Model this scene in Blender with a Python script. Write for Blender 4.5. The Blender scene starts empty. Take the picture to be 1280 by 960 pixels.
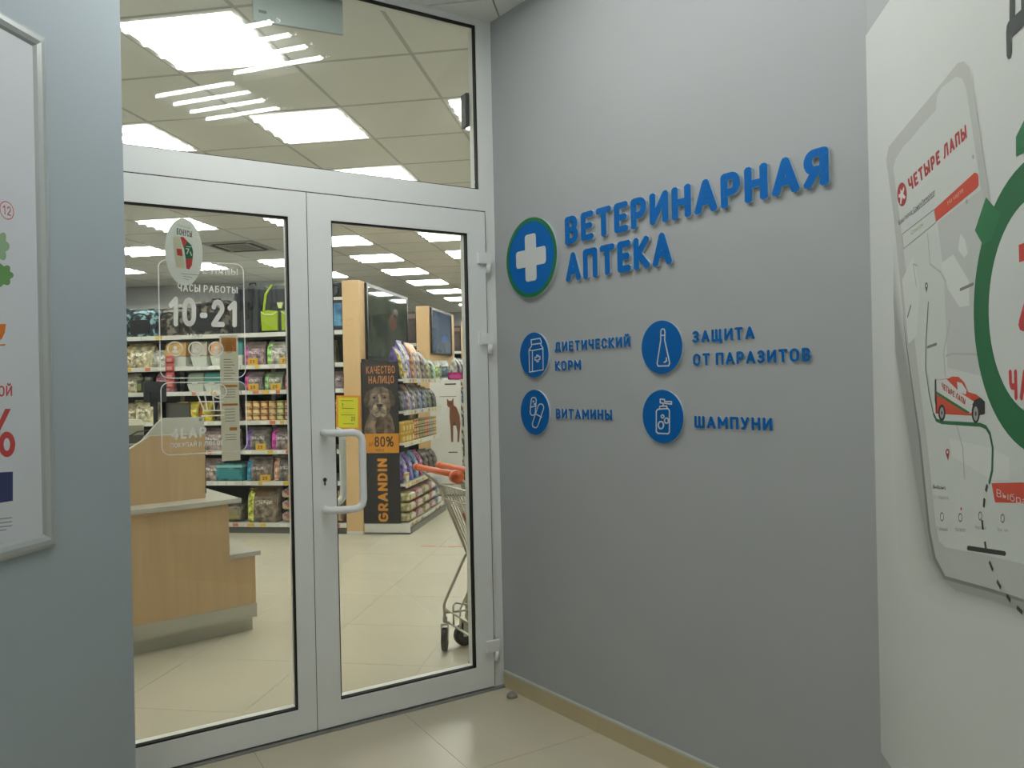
import bpy, math, random
from mathutils import Vector, Matrix
random.seed(7)
R = math.radians
COL = bpy.context.scene.collection
SC = bpy.context.scene

# ------------------------------------------------------------------ camera, world, exposure
FPX, YAW, PITCH, ROLL, EYE = 974.38, 0.15527, 0.00044, -0.02143, 1.3397
fwd = Vector((-math.sin(YAW)*math.cos(PITCH), math.cos(YAW)*math.cos(PITCH), math.sin(PITCH)))
rt0 = Vector((math.cos(YAW), math.sin(YAW), 0)); up0 = rt0.cross(fwd)
rt = rt0*math.cos(ROLL) + up0*math.sin(ROLL); upv = -rt0*math.sin(ROLL) + up0*math.cos(ROLL)
cam = bpy.data.cameras.new('camera'); cam_o = bpy.data.objects.new('camera', cam); COL.objects.link(cam_o)
cam.sensor_width = 36; cam.lens = 36*FPX/1280; cam.clip_start = 0.02; cam.clip_end = 100
cam_o.matrix_world = Matrix(((rt.x, upv.x, -fwd.x, 0), (rt.y, upv.y, -fwd.y, 0), (rt.z, upv.z, -fwd.z, EYE), (0, 0, 0, 1)))
SC.camera = cam_o
w = bpy.data.worlds.new('world'); SC.world = w; w.use_nodes = True
w.node_tree.nodes['Background'].inputs[0].default_value = (.55, .6, .65, 1)
w.node_tree.nodes['Background'].inputs[1].default_value = .3
SC.view_settings.view_transform = 'Standard'; SC.view_settings.look = 'None'
SC.view_settings.gamma = 1; SC.view_settings.use_curve_mapping = False
SC.view_settings.exposure = 0.10
TUBE_STORE = 18.0
TUBE_LOBBY = 52.0

# ------------------------------------------------------------------ key dimensions (metres)
CX, CY = -0.59867, 3.41755            # corner where the door wall meets the sign wall
PHI, PSI = 0.70233, -0.75881          # directions of door wall and sign wall
ZC = 2.951                            # ceiling
XP, YP = 0.6433, 2.2395               # poster wall plane and its start
XL = -1.4506                          # left wall plane
LEAF = 2.100
O = Vector((0, 0, EYE))
C = Vector((CX, CY, 0))

# ------------------------------------------------------------------ colours and materials
def lin(v): v /= 255.; return v/12.92 if v <= .04045 else ((v+.055)/1.055)**2.4
def rgb(r, g, b): return (lin(r), lin(g), lin(b), 1)
MC = {}
def mat(name, col, rough=.5, metal=0, spec=.5, noise=0, scale=8, bump=0, stretch=None, emit=0, coat=0):
    if name in MC: return MC[name]
    m = bpy.data.materials.new(name); m.use_nodes = True; nt = m.node_tree; b = nt.nodes['Principled BSDF']
    b.inputs['Base Color'].default_value = col; b.inputs['Roughness'].default_value = rough
    b.inputs['Metallic'].default_value = metal; b.inputs['Specular IOR Level'].default_value = spec
    b.inputs['Coat Weight'].default_value = coat
    if emit:
        b.inputs['Emission Color'].default_value = col; b.inputs['Emission Strength'].default_value = emit
    if noise or bump:
        tc = nt.nodes.new('ShaderNodeTexCoord'); mp = nt.nodes.new('ShaderNodeMapping'); n = nt.nodes.new('ShaderNodeTexNoise')
        nt.links.new(tc.outputs['Object'], mp.inputs[0]); nt.links.new(mp.outputs[0], n.inputs['Vector'])
        if stretch: mp.inputs['Scale'].default_value = stretch
        n.inputs['Scale'].default_value = scale; n.inputs['Detail'].default_value = 4
        if noise:
            mx = nt.nodes.new('ShaderNodeMix'); mx.data_type = 'RGBA'
            nt.links.new(n.outputs['Fac'], mx.inputs[0])
            mx.inputs[6].default_value = tuple(max(0, c*(1-noise)) for c in col[:3])+(1,)
            mx.inputs[7].default_value = tuple(min(1, c*(1+noise)) for c in col[:3])+(1,)
            nt.links.new(mx.outputs[2], b.inputs['Base Color'])
        if bump:
            bp = nt.nodes.new('ShaderNodeBump'); bp.inputs['Strength'].default_value = bump; bp.inputs['Distance'].default_value = .002
            nt.links.new(n.outputs['Fac'], bp.inputs['Height']); nt.links.new(bp.outputs[0], b.inputs['Normal'])
    MC[name] = m; return m
def flat(r, g, b, rough=.55):
    return mat('paint_%d_%d_%d' % (r, g, b), rgb(r, g, b), rough)
def ramp_mat(name, stops, scale=6, rough=.4, stretch=(1, 1, 1), kind='noise', emit=0):
    if name in MC: return MC[name]
    m = bpy.data.materials.new(name); m.use_nodes = True; nt = m.node_tree; b = nt.nodes['Principled BSDF']
    tc = nt.nodes.new('ShaderNodeTexCoord'); mp = nt.nodes.new('ShaderNodeMapping'); mp.inputs['Scale'].default_value = stretch
    n = nt.nodes.new('ShaderNodeTexVoronoi' if kind == 'vor' else 'ShaderNodeTexNoise'); n.inputs['Scale'].default_value = scale
    nt.links.new(tc.outputs['Object'], mp.inputs[0]); nt.links.new(mp.outputs[0], n.inputs['Vector'])
    cr = nt.nodes.new('ShaderNodeValToRGB'); cr.color_ramp.interpolation = 'LINEAR'
    el = cr.color_ramp.elements
    while len(el) < len(stops): el.new(.5)
    for e, (p, c) in zip(el, stops): e.position = p; e.color = c
    nt.links.new(n.outputs['Color' if kind == 'vor' else 'Fac'], cr.inputs[0]); nt.links.new(cr.outputs[0], b.inputs['Base Color'])
    b.inputs['Roughness'].default_value = rough
    if emit:
        nt.links.new(cr.outputs[0], b.inputs['Emission Color']); b.inputs['Emission Strength'].default_value = emit
    MC[name] = m; return m
def glass_mat(name, tint, ior=1.5):
    m = bpy.data.materials.new(name); m.use_nodes = True; nt = m.node_tree; nt.nodes.clear()
    out = nt.nodes.new('ShaderNodeOutputMaterial'); t = nt.nodes.new('ShaderNodeBsdfTransparent'); g = nt.nodes.new('ShaderNodeBsdfGlossy')
    f = nt.nodes.new('ShaderNodeFresnel'); mx = nt.nodes.new('ShaderNodeMixShader')
    t.inputs[0].default_value = tint; g.inputs['Roughness'].default_value = 0.0; f.inputs[0].default_value = ior
    nt.links.new(f.outputs[0], mx.inputs[0]); nt.links.new(t.outputs[0], mx.inputs[1]); nt.links.new(g.outputs[0], mx.inputs[2])
    nt.links.new(mx.outputs[0], out.inputs[0]); return m

M_WALL = mat('wall_paint_grey', rgb(178, 181, 182), .75, noise=.03, scale=3, bump=.05)
M_WALLL = mat('wall_paint_blue_grey', rgb(165, 177, 182), .75, noise=.03, scale=3, bump=.05)
M_STOREWALL = mat('wall_paint_white', rgb(176, 178, 175), .8, noise=.02, scale=2)
M_PVC = mat('white_frame_plastic', rgb(240, 243, 240), .42, noise=.01, scale=30)
M_PVC2 = mat('hinge_plastic', rgb(244, 246, 243), .35)
M_GASK = mat('black_rubber', rgb(14, 15, 16), .6)
M_SEAM = mat('dark_seam', rgb(38, 42, 42), .7)
M_GLASS = glass_mat('window_glass', (.90, .915, .89, 1), 1.45)
M_TILE = mat('porcelain_tile', rgb(214, 205, 180), .22, noise=.06, scale=2.5, spec=.5)
M_TILE2 = mat('porcelain_tile_store', rgb(202, 196, 178), .22, noise=.06, scale=2.2, spec=.5)
M_GROUT = mat('grout', rgb(156, 148, 126), .8)
M_SKIRT = mat('skirting_tile', rgb(204, 190, 152), .35, noise=.12, scale=5)
M_CTILE = mat('ceiling_tile', rgb(236, 238, 233), .9, noise=.04, scale=60, bump=.15)
M_CGRID = mat('ceiling_grid_metal', rgb(190, 192, 188), .5)
M_TRAY = mat('light_tray', rgb(240, 240, 236), .35)
M_TRIM = mat('light_trim', rgb(226, 226, 222), .4)
M_TS = mat('tube_glow_store', (1, 1, .97, 1), .5, emit=TUBE_STORE)
M_TL = mat('tube_glow_lobby', (1, 1, .98, 1), .5, emit=TUBE_LOBBY)
M_WOOD = mat('oak_laminate', rgb(208, 176, 134), .45, noise=.11, scale=4, stretch=(9, 9, .7))
M_POST = mat('beech_panel', rgb(214, 180, 132), .5, noise=.05, scale=4, stretch=(8, 8, .6))
M_SLAB = mat('grey_worktop', rgb(200, 198, 188), .25, noise=.04, scale=20)
M_KICK = mat('brushed_kick_plate', rgb(190, 188, 174), .3, metal=.15, noise=.04, scale=12)
M_METAL = mat('zinc_wire', rgb(196, 192, 178), .35, metal=.6)
M_DARKM = mat('dark_plastic', rgb(28, 31, 36), .45)
M_SHELF = mat('shelf_enamel', rgb(214, 214, 206), .4)
M_BACK = mat('shelf_back_dark', rgb(52, 48, 44), .7)
M_ORANGE = mat('orange_plastic', rgb(232, 112, 62), .35)
M_ALU = mat('silver_frame', rgb(186, 192, 190), .32, metal=.35)
M_PAPER = mat('poster_print', rgb(212, 215, 210), .45)
M_PAPER2 = mat('paper_sheet', rgb(206, 212, 216), .35)
def thin_mat(name, col, tr=.5):
    m = mat(name, col, .6); nt = m.node_tree; b = nt.nodes['Principled BSDF']; t = nt.nodes.new('ShaderNodeBsdfTranslucent'); x = nt.nodes.new('ShaderNodeMixShader')
    t.inputs[0].default_value = col; x.inputs[0].default_value = tr
    nt.links.new(b.outputs[0], x.inputs[1]); nt.links.new(t.outputs[0], x.inputs[2]); nt.links.new(x.outputs[0], nt.nodes['Material Output'].inputs[0]); return m
def tflat(r, g, b): return thin_mat('thin_%d_%d_%d' % (r, g, b), rgb(r, g, b)) if ('thin_%d_%d_%d' % (r, g, b)) not in MC else MC['thin_%d_%d_%d' % (r, g, b)]
M_BLUE = mat('sign_blue', rgb(0, 106, 186), .5, spec=.2)
M_BLUE2 = mat('sign_blue_small', rgb(0, 100, 176), .5, spec=.2)
M_GREEN = mat('sign_green', rgb(14, 120, 66), .4)
M_SIDE = mat('acrylic_edge', rgb(196, 208, 216), .4)
M_WHITE = mat('white_acrylic', rgb(214, 217, 214), .4)
M_INKW = thin_mat('window_vinyl', rgb(244, 244, 238), .4)

# ------------------------------------------------------------------ mesh builder
class MB:
    def __init__(s): s.v = []; s.f = []; s.m = []; s.k = 0
    def add(s, vs, fs, mi=0):
        n = len(s.v); s.v += [tuple(x) for x in vs]; s.f += [tuple(i+n for i in f) for f in fs]; s.m += [mi]*len(fs); return s
    def box(s, a, b, mi=0):
        x0, y0, z0 = a; x1, y1, z1 = b
        v = [(x0, y0, z0), (x1, y0, z0), (x1, y1, z0), (x0, y1, z0), (x0, y0, z1), (x1, y0, z1), (x1, y1, z1), (x0, y1, z1)]
        return s.add(v, [(0, 3, 2, 1), (4, 5, 6, 7), (0, 1, 5, 4), (1, 2, 6, 5), (2, 3, 7, 6), (3, 0, 4, 7)], mi)
    def prism(s, pts, z0, z1, mi=0):          # polygon in x, y raised in z
        n = len(pts); v = [(x, y, z0) for x, y in pts]+[(x, y, z1) for x, y in pts]
        return s.add(v, [tuple(range(n))[::-1], tuple(range(n, 2*n))]+[(i, (i+1) % n, (i+1) % n+n, i+n) for i in range(n)], mi)
    def slab(s, pts, y0, y1, mi=0, ms=None):   # polygon in x, z between y0 (front) and y1
        n = len(pts); v = [(x, y0, z) for x, z in pts]+[(x, y1, z) for x, z in pts]
        s.add(v, [tuple(range(n)), tuple(range(n, 2*n))[::-1]], mi)
        k = len(s.v)-2*n
        s.f += [(k+i, k+i+n, k+(i+1) % n+n, k+(i+1) % n) for i in range(n)]; s.m += [mi if ms is None else ms]*n
        return s
    def xprism(s, pts, x0, x1, mi=0):          # polygon in y, z between x0 and x1
        n = len(pts); v = [(x0, y, z) for y, z in pts]+[(x1, y, z) for y, z in pts]
        return s.add(v, [tuple(range(n))[::-1], tuple(range(n, 2*n))]+[(i, (i+1) % n, (i+1) % n+n, i+n) for i in range(n)], mi)
    def rings(s, rs, mi=0, caps=True):
        n = len(rs[0]); k = len(s.v)
        for r in rs: s.v += [tuple(p) for p in r]
        for j in range(len(rs)-1):
            for i in range(n):
                s.f.append((k+j*n+i, k+j*n+(i+1) % n, k+(j+1)*n+(i+1) % n, k+(j+1)*n+i)); s.m.append(mi)
        if caps:
            s.f.append(tuple(k+i for i in range(n))[::-1]); s.m.append(mi)
            s.f.append(tuple(k+(len(rs)-1)*n+i for i in range(n))); s.m.append(mi)
        return s
    def tube(s, path, r, n=8, mi=0, closed=False):
        P = [Vector(p) for p in path]; rs = []; L = len(P)
        ref = Vector((0, 0, 1)); u = None
        for i, p in enumerate(P):
            a = P[max(0, i-1)]; b = P[min(L-1, i+1)]; t = (b-a).normalized()
            if u is None:
                u = t.cross(Vector((0, 0, 1)));
                if u.length < .1: u = t.cross(Vector((1, 0, 0)))
            u = (u-t*u.dot(t)).normalized(); v = t.cross(u)
            rs.append([p+(u*math.cos(2*math.pi*j/n)+v*math.sin(2*math.pi*j/n))*r for j in range(n)])
        return s.rings(rs, mi)
    def cyl(s, a, b, r, n=12, mi=0): return s.tube([a, b], r, n, mi)
    def poly(s, pts, y, mi=0):                 # flat polygon facing -y
        return s.add([(x, y, z) for x, z in pts], [tuple(range(len(pts)))], mi)
    def ink(s, polys, y, mi=0):
        for p in polys:
            s.poly(ccw(p), y-s.k*1.5e-6, mi); s.k += 1
        return s
    def build(s, name, mats, parent=None, label=None, cat=None, group=None, kind=None, smooth=False, link=True, loc=None, rotz=0):
        me = bpy.data.meshes.new(name); me.from_pydata(s.v, [], s.f)
        if not isinstance(mats, (list, tuple)): mats = [mats]
        for m in mats: me.materials.append(m)
        me.polygons.foreach_set('material_index', s.m)
        if smooth: me.polygons.foreach_set('use_smooth', [True]*len(s.f))
        me.update()
        return put(name, me, parent, label, cat, group, kind, loc, rotz)
def put(name, me, parent=None, label=None, cat=None, group=None, kind=None, loc=None, rotz=0):
    o = bpy.data.objects.new(name, me); COL.objects.link(o)
    if parent: o.parent = parent
    if loc is not None: o.location = loc
    if rotz: o.rotation_euler = (0, 0, rotz)
    for k, v in (('label', label), ('category', cat), ('group', group), ('kind', kind)):
        if v: o[k] = v
    return o
def thing(name, label, cat, loc=(0, 0, 0), rotz=0, group=None, kind=None):
    return put(name, None, None, label, cat, group, kind, loc, rotz)
def copy_tree(o, parent=None):
    c = o.copy(); COL.objects.link(c); c.parent = parent
    for ch in list(o.children): copy_tree(ch, c)
    return c
def ccw(p):
    a = sum(p[i][0]*p[(i+1) % len(p)][1]-p[(i+1) % len(p)][0]*p[i][1] for i in range(len(p)))
    return p if a > 0 else p[::-1]
def ell(cx, cy, rx, ry, n=24, a0=0, a1=360):
    full = abs(a1-a0) >= 360
    return [(cx+rx*math.cos(R(a0+(a1-a0)*i/(n if full else n-1))), cy+ry*math.sin(R(a0+(a1-a0)*i/(n if full else n-1)))) for i in range(n)]
def rrect(x0, z0, x1, z1, r, n=5):
    p = []
    for cx, cz, a in ((x1-r, z1-r, 0), (x0+r, z1-r, 90), (x0+r, z0+r, 180), (x1-r, z0+r, 270)):
        p += [(cx+r*math.cos(R(a+90*i/n)), cz+r*math.sin(R(a+90*i/n))) for i in range(n+1)]
    return p
def ringpolys(o, i):
    n = len(o); return [[o[k], o[(k+1) % n], i[(k+1) % n], i[k]] for k in range(n)]
def strokes(pts, w, closed=False, cap=True, nd=8, sharp=False):
    out = []; P = list(pts)+([pts[0]] if closed else [])
    for a, b in zip(P, P[1:]):
        dx, dy = b[0]-a[0], b[1]-a[1]; L = math.hypot(dx, dy)
        if L < 1e-9: continue
        nx, ny = -dy/L*w/2, dx/L*w/2
        out.append([(a[0]-nx, a[1]-ny), (b[0]-nx, b[1]-ny), (b[0]+nx, b[1]+ny), (a[0]+nx, a[1]+ny)])
    if cap == 'sq' and not closed and len(P) > 1:
        for p in P[1:-1]: out.append(ell(p[0], p[1], w/2, w/2, nd))
        for e_, o_ in ((P[0], P[1]), (P[-1], P[-2])):
            dx, dy = e_[0]-o_[0], e_[1]-o_[1]; L = math.hypot(dx, dy) or 1; ux, uy = dx/L, dy/L; h = w/2; k = h*.45
            out.append([(e_[0]-uy*h, e_[1]+ux*h), (e_[0]-uy*h+ux*k, e_[1]+ux*h+uy*k), (e_[0]-uy*k+ux*h, e_[1]+ux*k+uy*h), (e_[0]+uy*k+ux*h, e_[1]-ux*k+uy*h), (e_[0]+uy*h+ux*k, e_[1]-ux*h+uy*k), (e_[0]+uy*h, e_[1]-ux*h)])
    elif cap:
        for p in P: out.append(ell(p[0], p[1], w/2, w/2, nd))
    return out

# ------------------------------------------------------------------ surfaces: local x to the right, -y towards the viewer
class Surf:
    def __init__(s, origin, rot):
        s.o = Vector(origin); s.rot = rot
        s.x = Vector((math.cos(rot), math.sin(rot), 0)); s.n = Vector((-math.sin(rot), math.cos(rot), 0))
    def at(s, px, py, off=0):                 # measured photograph point -> (x, z) on this surface
        d = fwd+rt*((px-640)/FPX)-upv*((py-480)/FPX)
        t = ((s.o+s.n*off-O).dot(s.n))/d.dot(s.n); q = O+d*t-s.o
        return (q.dot(s.x), q.z)
    def root(s, name, label, cat, group=None, kind=None): return thing(name, label, cat, s.o, s.rot, group, kind)
    def pts(s, L, off=0): return [s.at(*p, off) for p in L]
DOOR = Surf(C, PHI)                # x negative = to the left of the corner
SIGN = Surf(C, PSI)
POST = Surf((XP, YP, 0), R(-90))
LEFT = Surf((XL, 0, 0), R(90))

# ------------------------------------------------------------------ stroke lettering
def A(cx, cy, rx, ry, a0, a1):
    n = max(3, int(abs(a1-a0)/22)+1)
    return [(cx+rx*math.cos(R(a0+(a1-a0)*i/n)), cy+ry*math.sin(R(a0+(a1-a0)*i/n))) for i in range(n+1)]
def pl(*it):
    o = []
    for i in it: o += i if isinstance(i, list) else [i]
    return o
OV = pl(A(.5, .68, .5, .32, 0, 180), A(.5, .32, .5, .32, 180, 360), (1, .68))
GL = {
 'A': (.70, [pl((0, 0), (.5, 1), (1, 0)), pl((.18, .3), (.82, .3))]),
 'В': (.60, [pl((0, 0), (0, 1), (.55, 1), A(.55, .76, .38, .24, 90, -90), (0, .52)), pl((.5, .52), A(.6, .26, .4, .26, 90, -90), (0, 0))]),
 'Е': (.54, [pl((1, 1), (0, 1), (0, 0), (1, 0)), pl((0, .5), (.85, .5))]),
 'Т': (.62, [pl((0, 1), (1, 1)), pl((.5, 1), (.5, 0))]),
 'Р': (.58, [pl((0, 0), (0, 1), (.55, 1), A(.6, .71, .4, .29, 90, -90), (0, .42))]),
 'И': (.66, [pl((0, 1), (0, 0), (1, 1), (1, 0))]),
 'Н': (.64, [pl((0, 0), (0, 1)), pl((1, 0), (1, 1)), pl((0, .5), (1, .5))]),
 'А': (.70, [pl((0, 0), (.5, 1), (1, 0)), pl((.18, .3), (.82, .3))]),
 'Я': (.60, [pl((1, 0), (1, 1), (.45, 1), A(.4, .71, .4, .29, 90, 270), (1, .42)), pl((.5, .42), (0, 0))]),
 'П': (.64, [pl((0, 0), (0, 1), (1, 1), (1, 0))]),
 'К': (.62, [pl((0, 0), (0, 1)), pl((0, .48), (.2, .5), (.95, 1)), pl((.2, .5), (1, 0))]),
 'Д': (.74, [pl((.18, .12), (.32, 1), (.84, 1), (.84, .12)), pl((0, -.08), (0, .12), (1, .12), (1, -.08))]),
 'Ч': (.60, [pl((0, 1), (0, .66), A(.34, .66, .34, .24, 180, 270), (1, .42)), pl((1, 1), (1, 0))]),
 'Й': (.66, [pl((0, 1), (0, 0), (1, 1), (1, 0)), pl(A(.5, 1.28, .26, .12, 180, 360))]),
 'С': (.58, [pl(A(.52, .68, .5, .32, 25, 180), A(.52, .32, .5, .32, 180, 335))]),
 'О': (.66, [OV]), '0': (.58, [OV]),
 'М': (.78, [pl((0, 0), (0, 1), (.5, .3), (1, 1), (1, 0))]),
 'Ы': (.80, [pl((0, 1), (0, 0), (.35, 0), A(.38, .28, .26, .28, -90, 90), (0, .56)), pl((1, 0), (1, 1))]),
 'Ь': (.56, [pl((0, 1), (0, 0), (.5, 0), A(.55, .28, .45, .28, -90, 90), (0, .56))]),
 'З': (.56, [pl(A(.45, .75, .5, .25, 150, -90), (.3, .51)), pl(A(.45, .26, .55, .26, 90, -150))]),
 'Щ': (.86, [pl((0, 1), (0, 0), (1, 0), (1, -.2)), pl((.45, 1), (.45, 0)), pl((.9, 1), (.9, 0))]),
 'Ш': (.84, [pl((0, 1), (0, 0), (1, 0), (1, 1)), pl((.5, 1), (.5, 0))]),
 'У': (.62, [pl((0, 1), (.5, .35)), pl((1, 1), (.42, .12), (.3, 0), (.1, 0))]),
 'Л': (.72, [pl((0, 0), (.12, .05), (.42, 1), (1, 1), (1, 0))]),
 'Б': (.58, [pl((.9, 1), (0, 1), (0, 0), (.5, 0), A(.55, .29, .43, .29, -90, 90), (0, .58))]),
 'Ц': (.68, [pl((0, 1), (0, 0), (1, 0), (1, -.18)), pl((.86, 1), (.86, 0))]),
 'Ю': (.85, [pl((0, 0), (0, 1)), pl((0, .5), (.35, .5)), [(.35+.65*x, y) for x, y in OV]]),
 'G': (.72, [pl(A(.5, .68, .5, .32, 45, 180), A(.5, .32, .5, .32, 180, 360), (1, .45), (.6, .45))]),
 'R': (.60, [pl((0, 0), (0, 1), (.55, 1), A(.6, .71, .4, .29, 90, -90), (0, .42)), pl((.5, .42), (1, 0))]),
 'N': (.66, [pl((0, 0), (0, 1), (1, 0), (1, 1))]),
 'D': (.62, [pl((0, 0), (0, 1), (.45, 1), A(.45, .5, .55, .5, 90, -90), (0, 0))]),
 'I': (.2, [pl((.5, 0), (.5, 1))]),
 'L': (.5, [pl((0, 1), (0, 0), (1, 0))]),
 '1': (.46, [pl((0, .76), (.75, 1), (.75, 0))]),
 '2': (.58, [pl(A(.5, .7, .46, .3, 165, -20), (0, 0), (1, 0))]),
 '4': (.6, [pl((.75, 0), (.75, 1), (0, .28), (1, .28))]),
 '5': (.58, [pl((.95, 1), (.1, 1), (.05, .55), A(.45, .32, .5, .32, 110, -150))]),
 '7': (.56, [pl((0, 1), (1, 1), (.4, 0))]),
 '8': (.58, [pl(A(.5, .76, .42, .24, 0, 360)), pl(A(.5, .26, .5, .26, 0, 360))]),
 '%': (.9, [pl(A(.2, .78, .2, .22, 0, 360)), pl(A(.8, .22, .2, .22, 0, 360)), pl((.85, 1), (.15, 0))]),
 '-': (.40, [pl((.2, .38), (.8, .38))]),
}
def glyph(ch, t=.2):
    w, sk = GL[ch]; out = []
    if ch == 'I': w = t
    for s in sk:
        p = [(t/2+x*max(0, w-t), t/2+y*(1-t)) for x, y in s]
        out += strokes(p, t, cap='sq')
    return w, out
def textpolys(txt, t=.2, gap=.16):
    x = 0; L = []
    for ch in txt:
        if ch == ' ': x += .32; L.append((ch, x, 0, [])); continue
        w, ps = glyph(ch, t); L.append((ch, x, w, [[(a+x, b) for a, b in p] for p in ps])); x += w+gap
    return x-gap, L
FT = {}
def fonttext(txt):
    if txt in FT: return FT[txt]
    c = bpy.data.curves.new('lettering', 'FONT'); c.body = txt; c.resolution_u = 2
    o = bpy.data.objects.new('lettering', c); COL.objects.link(o)
    bpy.context.view_layer.update()
    me = o.evaluated_get(bpy.context.evaluated_depsgraph_get()).to_mesh()
    vs = [(v.co.x, v.co.y) for v in me.vertices]; ps = [[vs[i] for i in p.vertices] for p in me.polygons]
    bpy.data.objects.remove(o); bpy.data.curves.remove(c)
    xs = [v[0] for v in vs]; ys = [v[1] for v in vs]; x0, x1, y0, y1 = min(xs), max(xs), min(ys), max(ys)
    FT[txt] = [[((a-x0)/(x1-x0), (b-y0)/(y1-y0)) for a, b in p] for p in ps]
    return FT[txt]
def unit_text(txt, t=.2, font=False, gap=.16):
    if font: return fonttext(txt)
    W, L = textpolys(txt, t, gap)
    return [[(a/W, b) for a, b in p] for (_, _, _, ps) in L for p in ps]
def quadmap(polys, TL, TR, BR, BL):
    def f(u, v):
        return tuple((1-v)*((1-u)*BL[i]+u*BR[i])+v*((1-u)*TL[i]+u*TR[i]) for i in (0, 1))
    return [[f(a, b) for a, b in p] for p in polys]
def text_px(S, txt, TL, TR, BR, BL, t=.2, font=False, off=0, gap=.16):
    return [[S.at(x, y, off) for x, y in p] for p in quadmap(unit_text(txt, t, font, gap), TL, TR, BR, BL)]
def text_m(txt, x0, z0, x1, z1, t=.2, font=False, gap=.16):
    return quadmap(unit_text(txt, t, font, gap), (x0, z1), (x1, z1), (x1, z0), (x0, z0))

# ================================================================== THE SETTING
def clip(poly, p0, n):
    out = []
    for i in range(len(poly)):
        a, b = poly[i], poly[(i+1) % len(poly)]
        da = (a[0]-p0[0])*n[0]+(a[1]-p0[1])*n[1]; db = (b[0]-p0[0])*n[0]+(b[1]-p0[1])*n[1]
        if da >= 0: out.append(a)
        if (da >= 0) != (db >= 0):
            t = da/(da-db); out.append((a[0]+(b[0]-a[0])*t, a[1]+(b[1]-a[1])*t))
    return out
def area(p): return abs(sum(p[i][0]*p[(i+1) % len(p)][1]-p[(i+1) % len(p)][0]*p[i][1] for i in range(len(p))))/2 if len(p) > 2 else 0
ND = (-math.sin(PHI), math.cos(PHI))          # from the door wall into the store
NS = (-math.sin(PSI), math.cos(PSI))          # from the sign wall away from the lobby
def store_clip(poly):
    out = []
    a = clip(poly, (CX, CY), (-1, 0))
    if area(a) > 1e-4: a = clip(a, (CX+ND[0]*.02, CY+ND[1]*.02), ND); out.append(a)
    b = clip(poly, (CX, CY), (1, 0))
    if area(b) > 1e-4: b = clip(b, (CX+NS[0]*.06, CY+NS[1]*.06), NS); out.append(b)
    return [p for p in out if area(p) > 2e-3]
def lobby_clip(poly):
    a = clip(poly, (CX+ND[0]*.02, CY+ND[1]*.02), (-ND[0], -ND[1]))
    if area(a) > 1e-4: a = clip(a, (CX, CY), (-NS[0], -NS[1]))
    return [a] if area(a) > 2e-3 else []
def inset(p, g):
    cx = sum(a for a, b in p)/len(p); cy = sum(b for a, b in p)/len(p)
    return p if g == 0 else [(a+(g if a < cx else -g), b+(g if b < cy else -g)) for a, b in p]

floor = MB().prism([(-9.6, -2.4), (3.2, -2.4), (3.2, 17), (-9.6, 17)], -.06, -.0012).build('floor', M_GROUT, kind='structure')
FULL = {}
def tiles(parent, name, x0, y0, nx, ny, z0, z1, m, clipf, keep, gap=.001, rot=None, skip=()):
    rest = MB(); cnt = 0
    for i in range(nx):
        for j in range(ny):
            if (i, j) in skip: continue
            a = [(x0+.6*i+gap, y0+.6*j+gap), (x0+.6*i+.6-gap, y0+.6*j+gap), (x0+.6*i+.6-gap, y0+.6*j+.6-gap), (x0+.6*i+gap, y0+.6*j+.6-gap)]
            if rot: a = [rot(*p) for p in a]
            cx = sum(p[0] for p in a)/4; cy = sum(p[1] for p in a)/4
            for p in clipf(a):
                if keep(cx, cy):
                    full = len(p) == 4 and abs(area(p)-(.6-2*gap)**2) < 1e-6
                    if full:
                        key = (name, m.name)
                        if key not in FULL:
                            g = .3-gap
                            b = MB().prism([(-g, -g), (g, -g), (g, g), (-g, g)], z0, z1); o = b.build(name, m, parent, loc=(cx, cy, 0)); FULL[key] = o.data
                        else: o = put(name, FULL[key], parent, loc=(cx, cy, 0))
                        if rot: o.rotation_euler = (0, 0, PHI)
                    else: MB().prism([(a_-cx, b_-cy) for a_, b_ in p], z0, z1).build(name, m, parent, loc=(cx, cy, 0))
                    cnt += 1
                else: rest.prism(p, z0, z1)
    if rest.v: rest.build(name, m, parent, kind='stuff')
    return cnt
# store floor follows the store's axes, lobby floor follows the door wall
tiles(floor, 'floor_tile', -9.43, -1.18, 21, 30, -.002, 0, M_TILE2, store_clip, lambda x, y: -4.2 < x < -.2 and 2.4 < y < 10.5)
dr = lambda a, b: (CX+a*math.cos(PHI)-b*math.sin(PHI), CY+a*math.sin(PHI)+b*math.cos(PHI))
def lobby_floor(p):
    q = lobby_clip(p); r = []
    for a in q:
        for lim in (((XP, 0), (-1, 0)), ((0, -2.3), (0, 1)), ((-2.3, 0), (1, 0))):
            a = clip(a, *lim)
            if area(a) < 2e-3: break
        else: r.append(a)
    return r
tiles(floor, 'floor_tile', -.49-3.6, -.595-6.6+.6, 14, 12, -.002, 0, M_TILE, lobby_floor, lambda x, y: y > .5 and x > -1.6, rot=dr)

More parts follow.
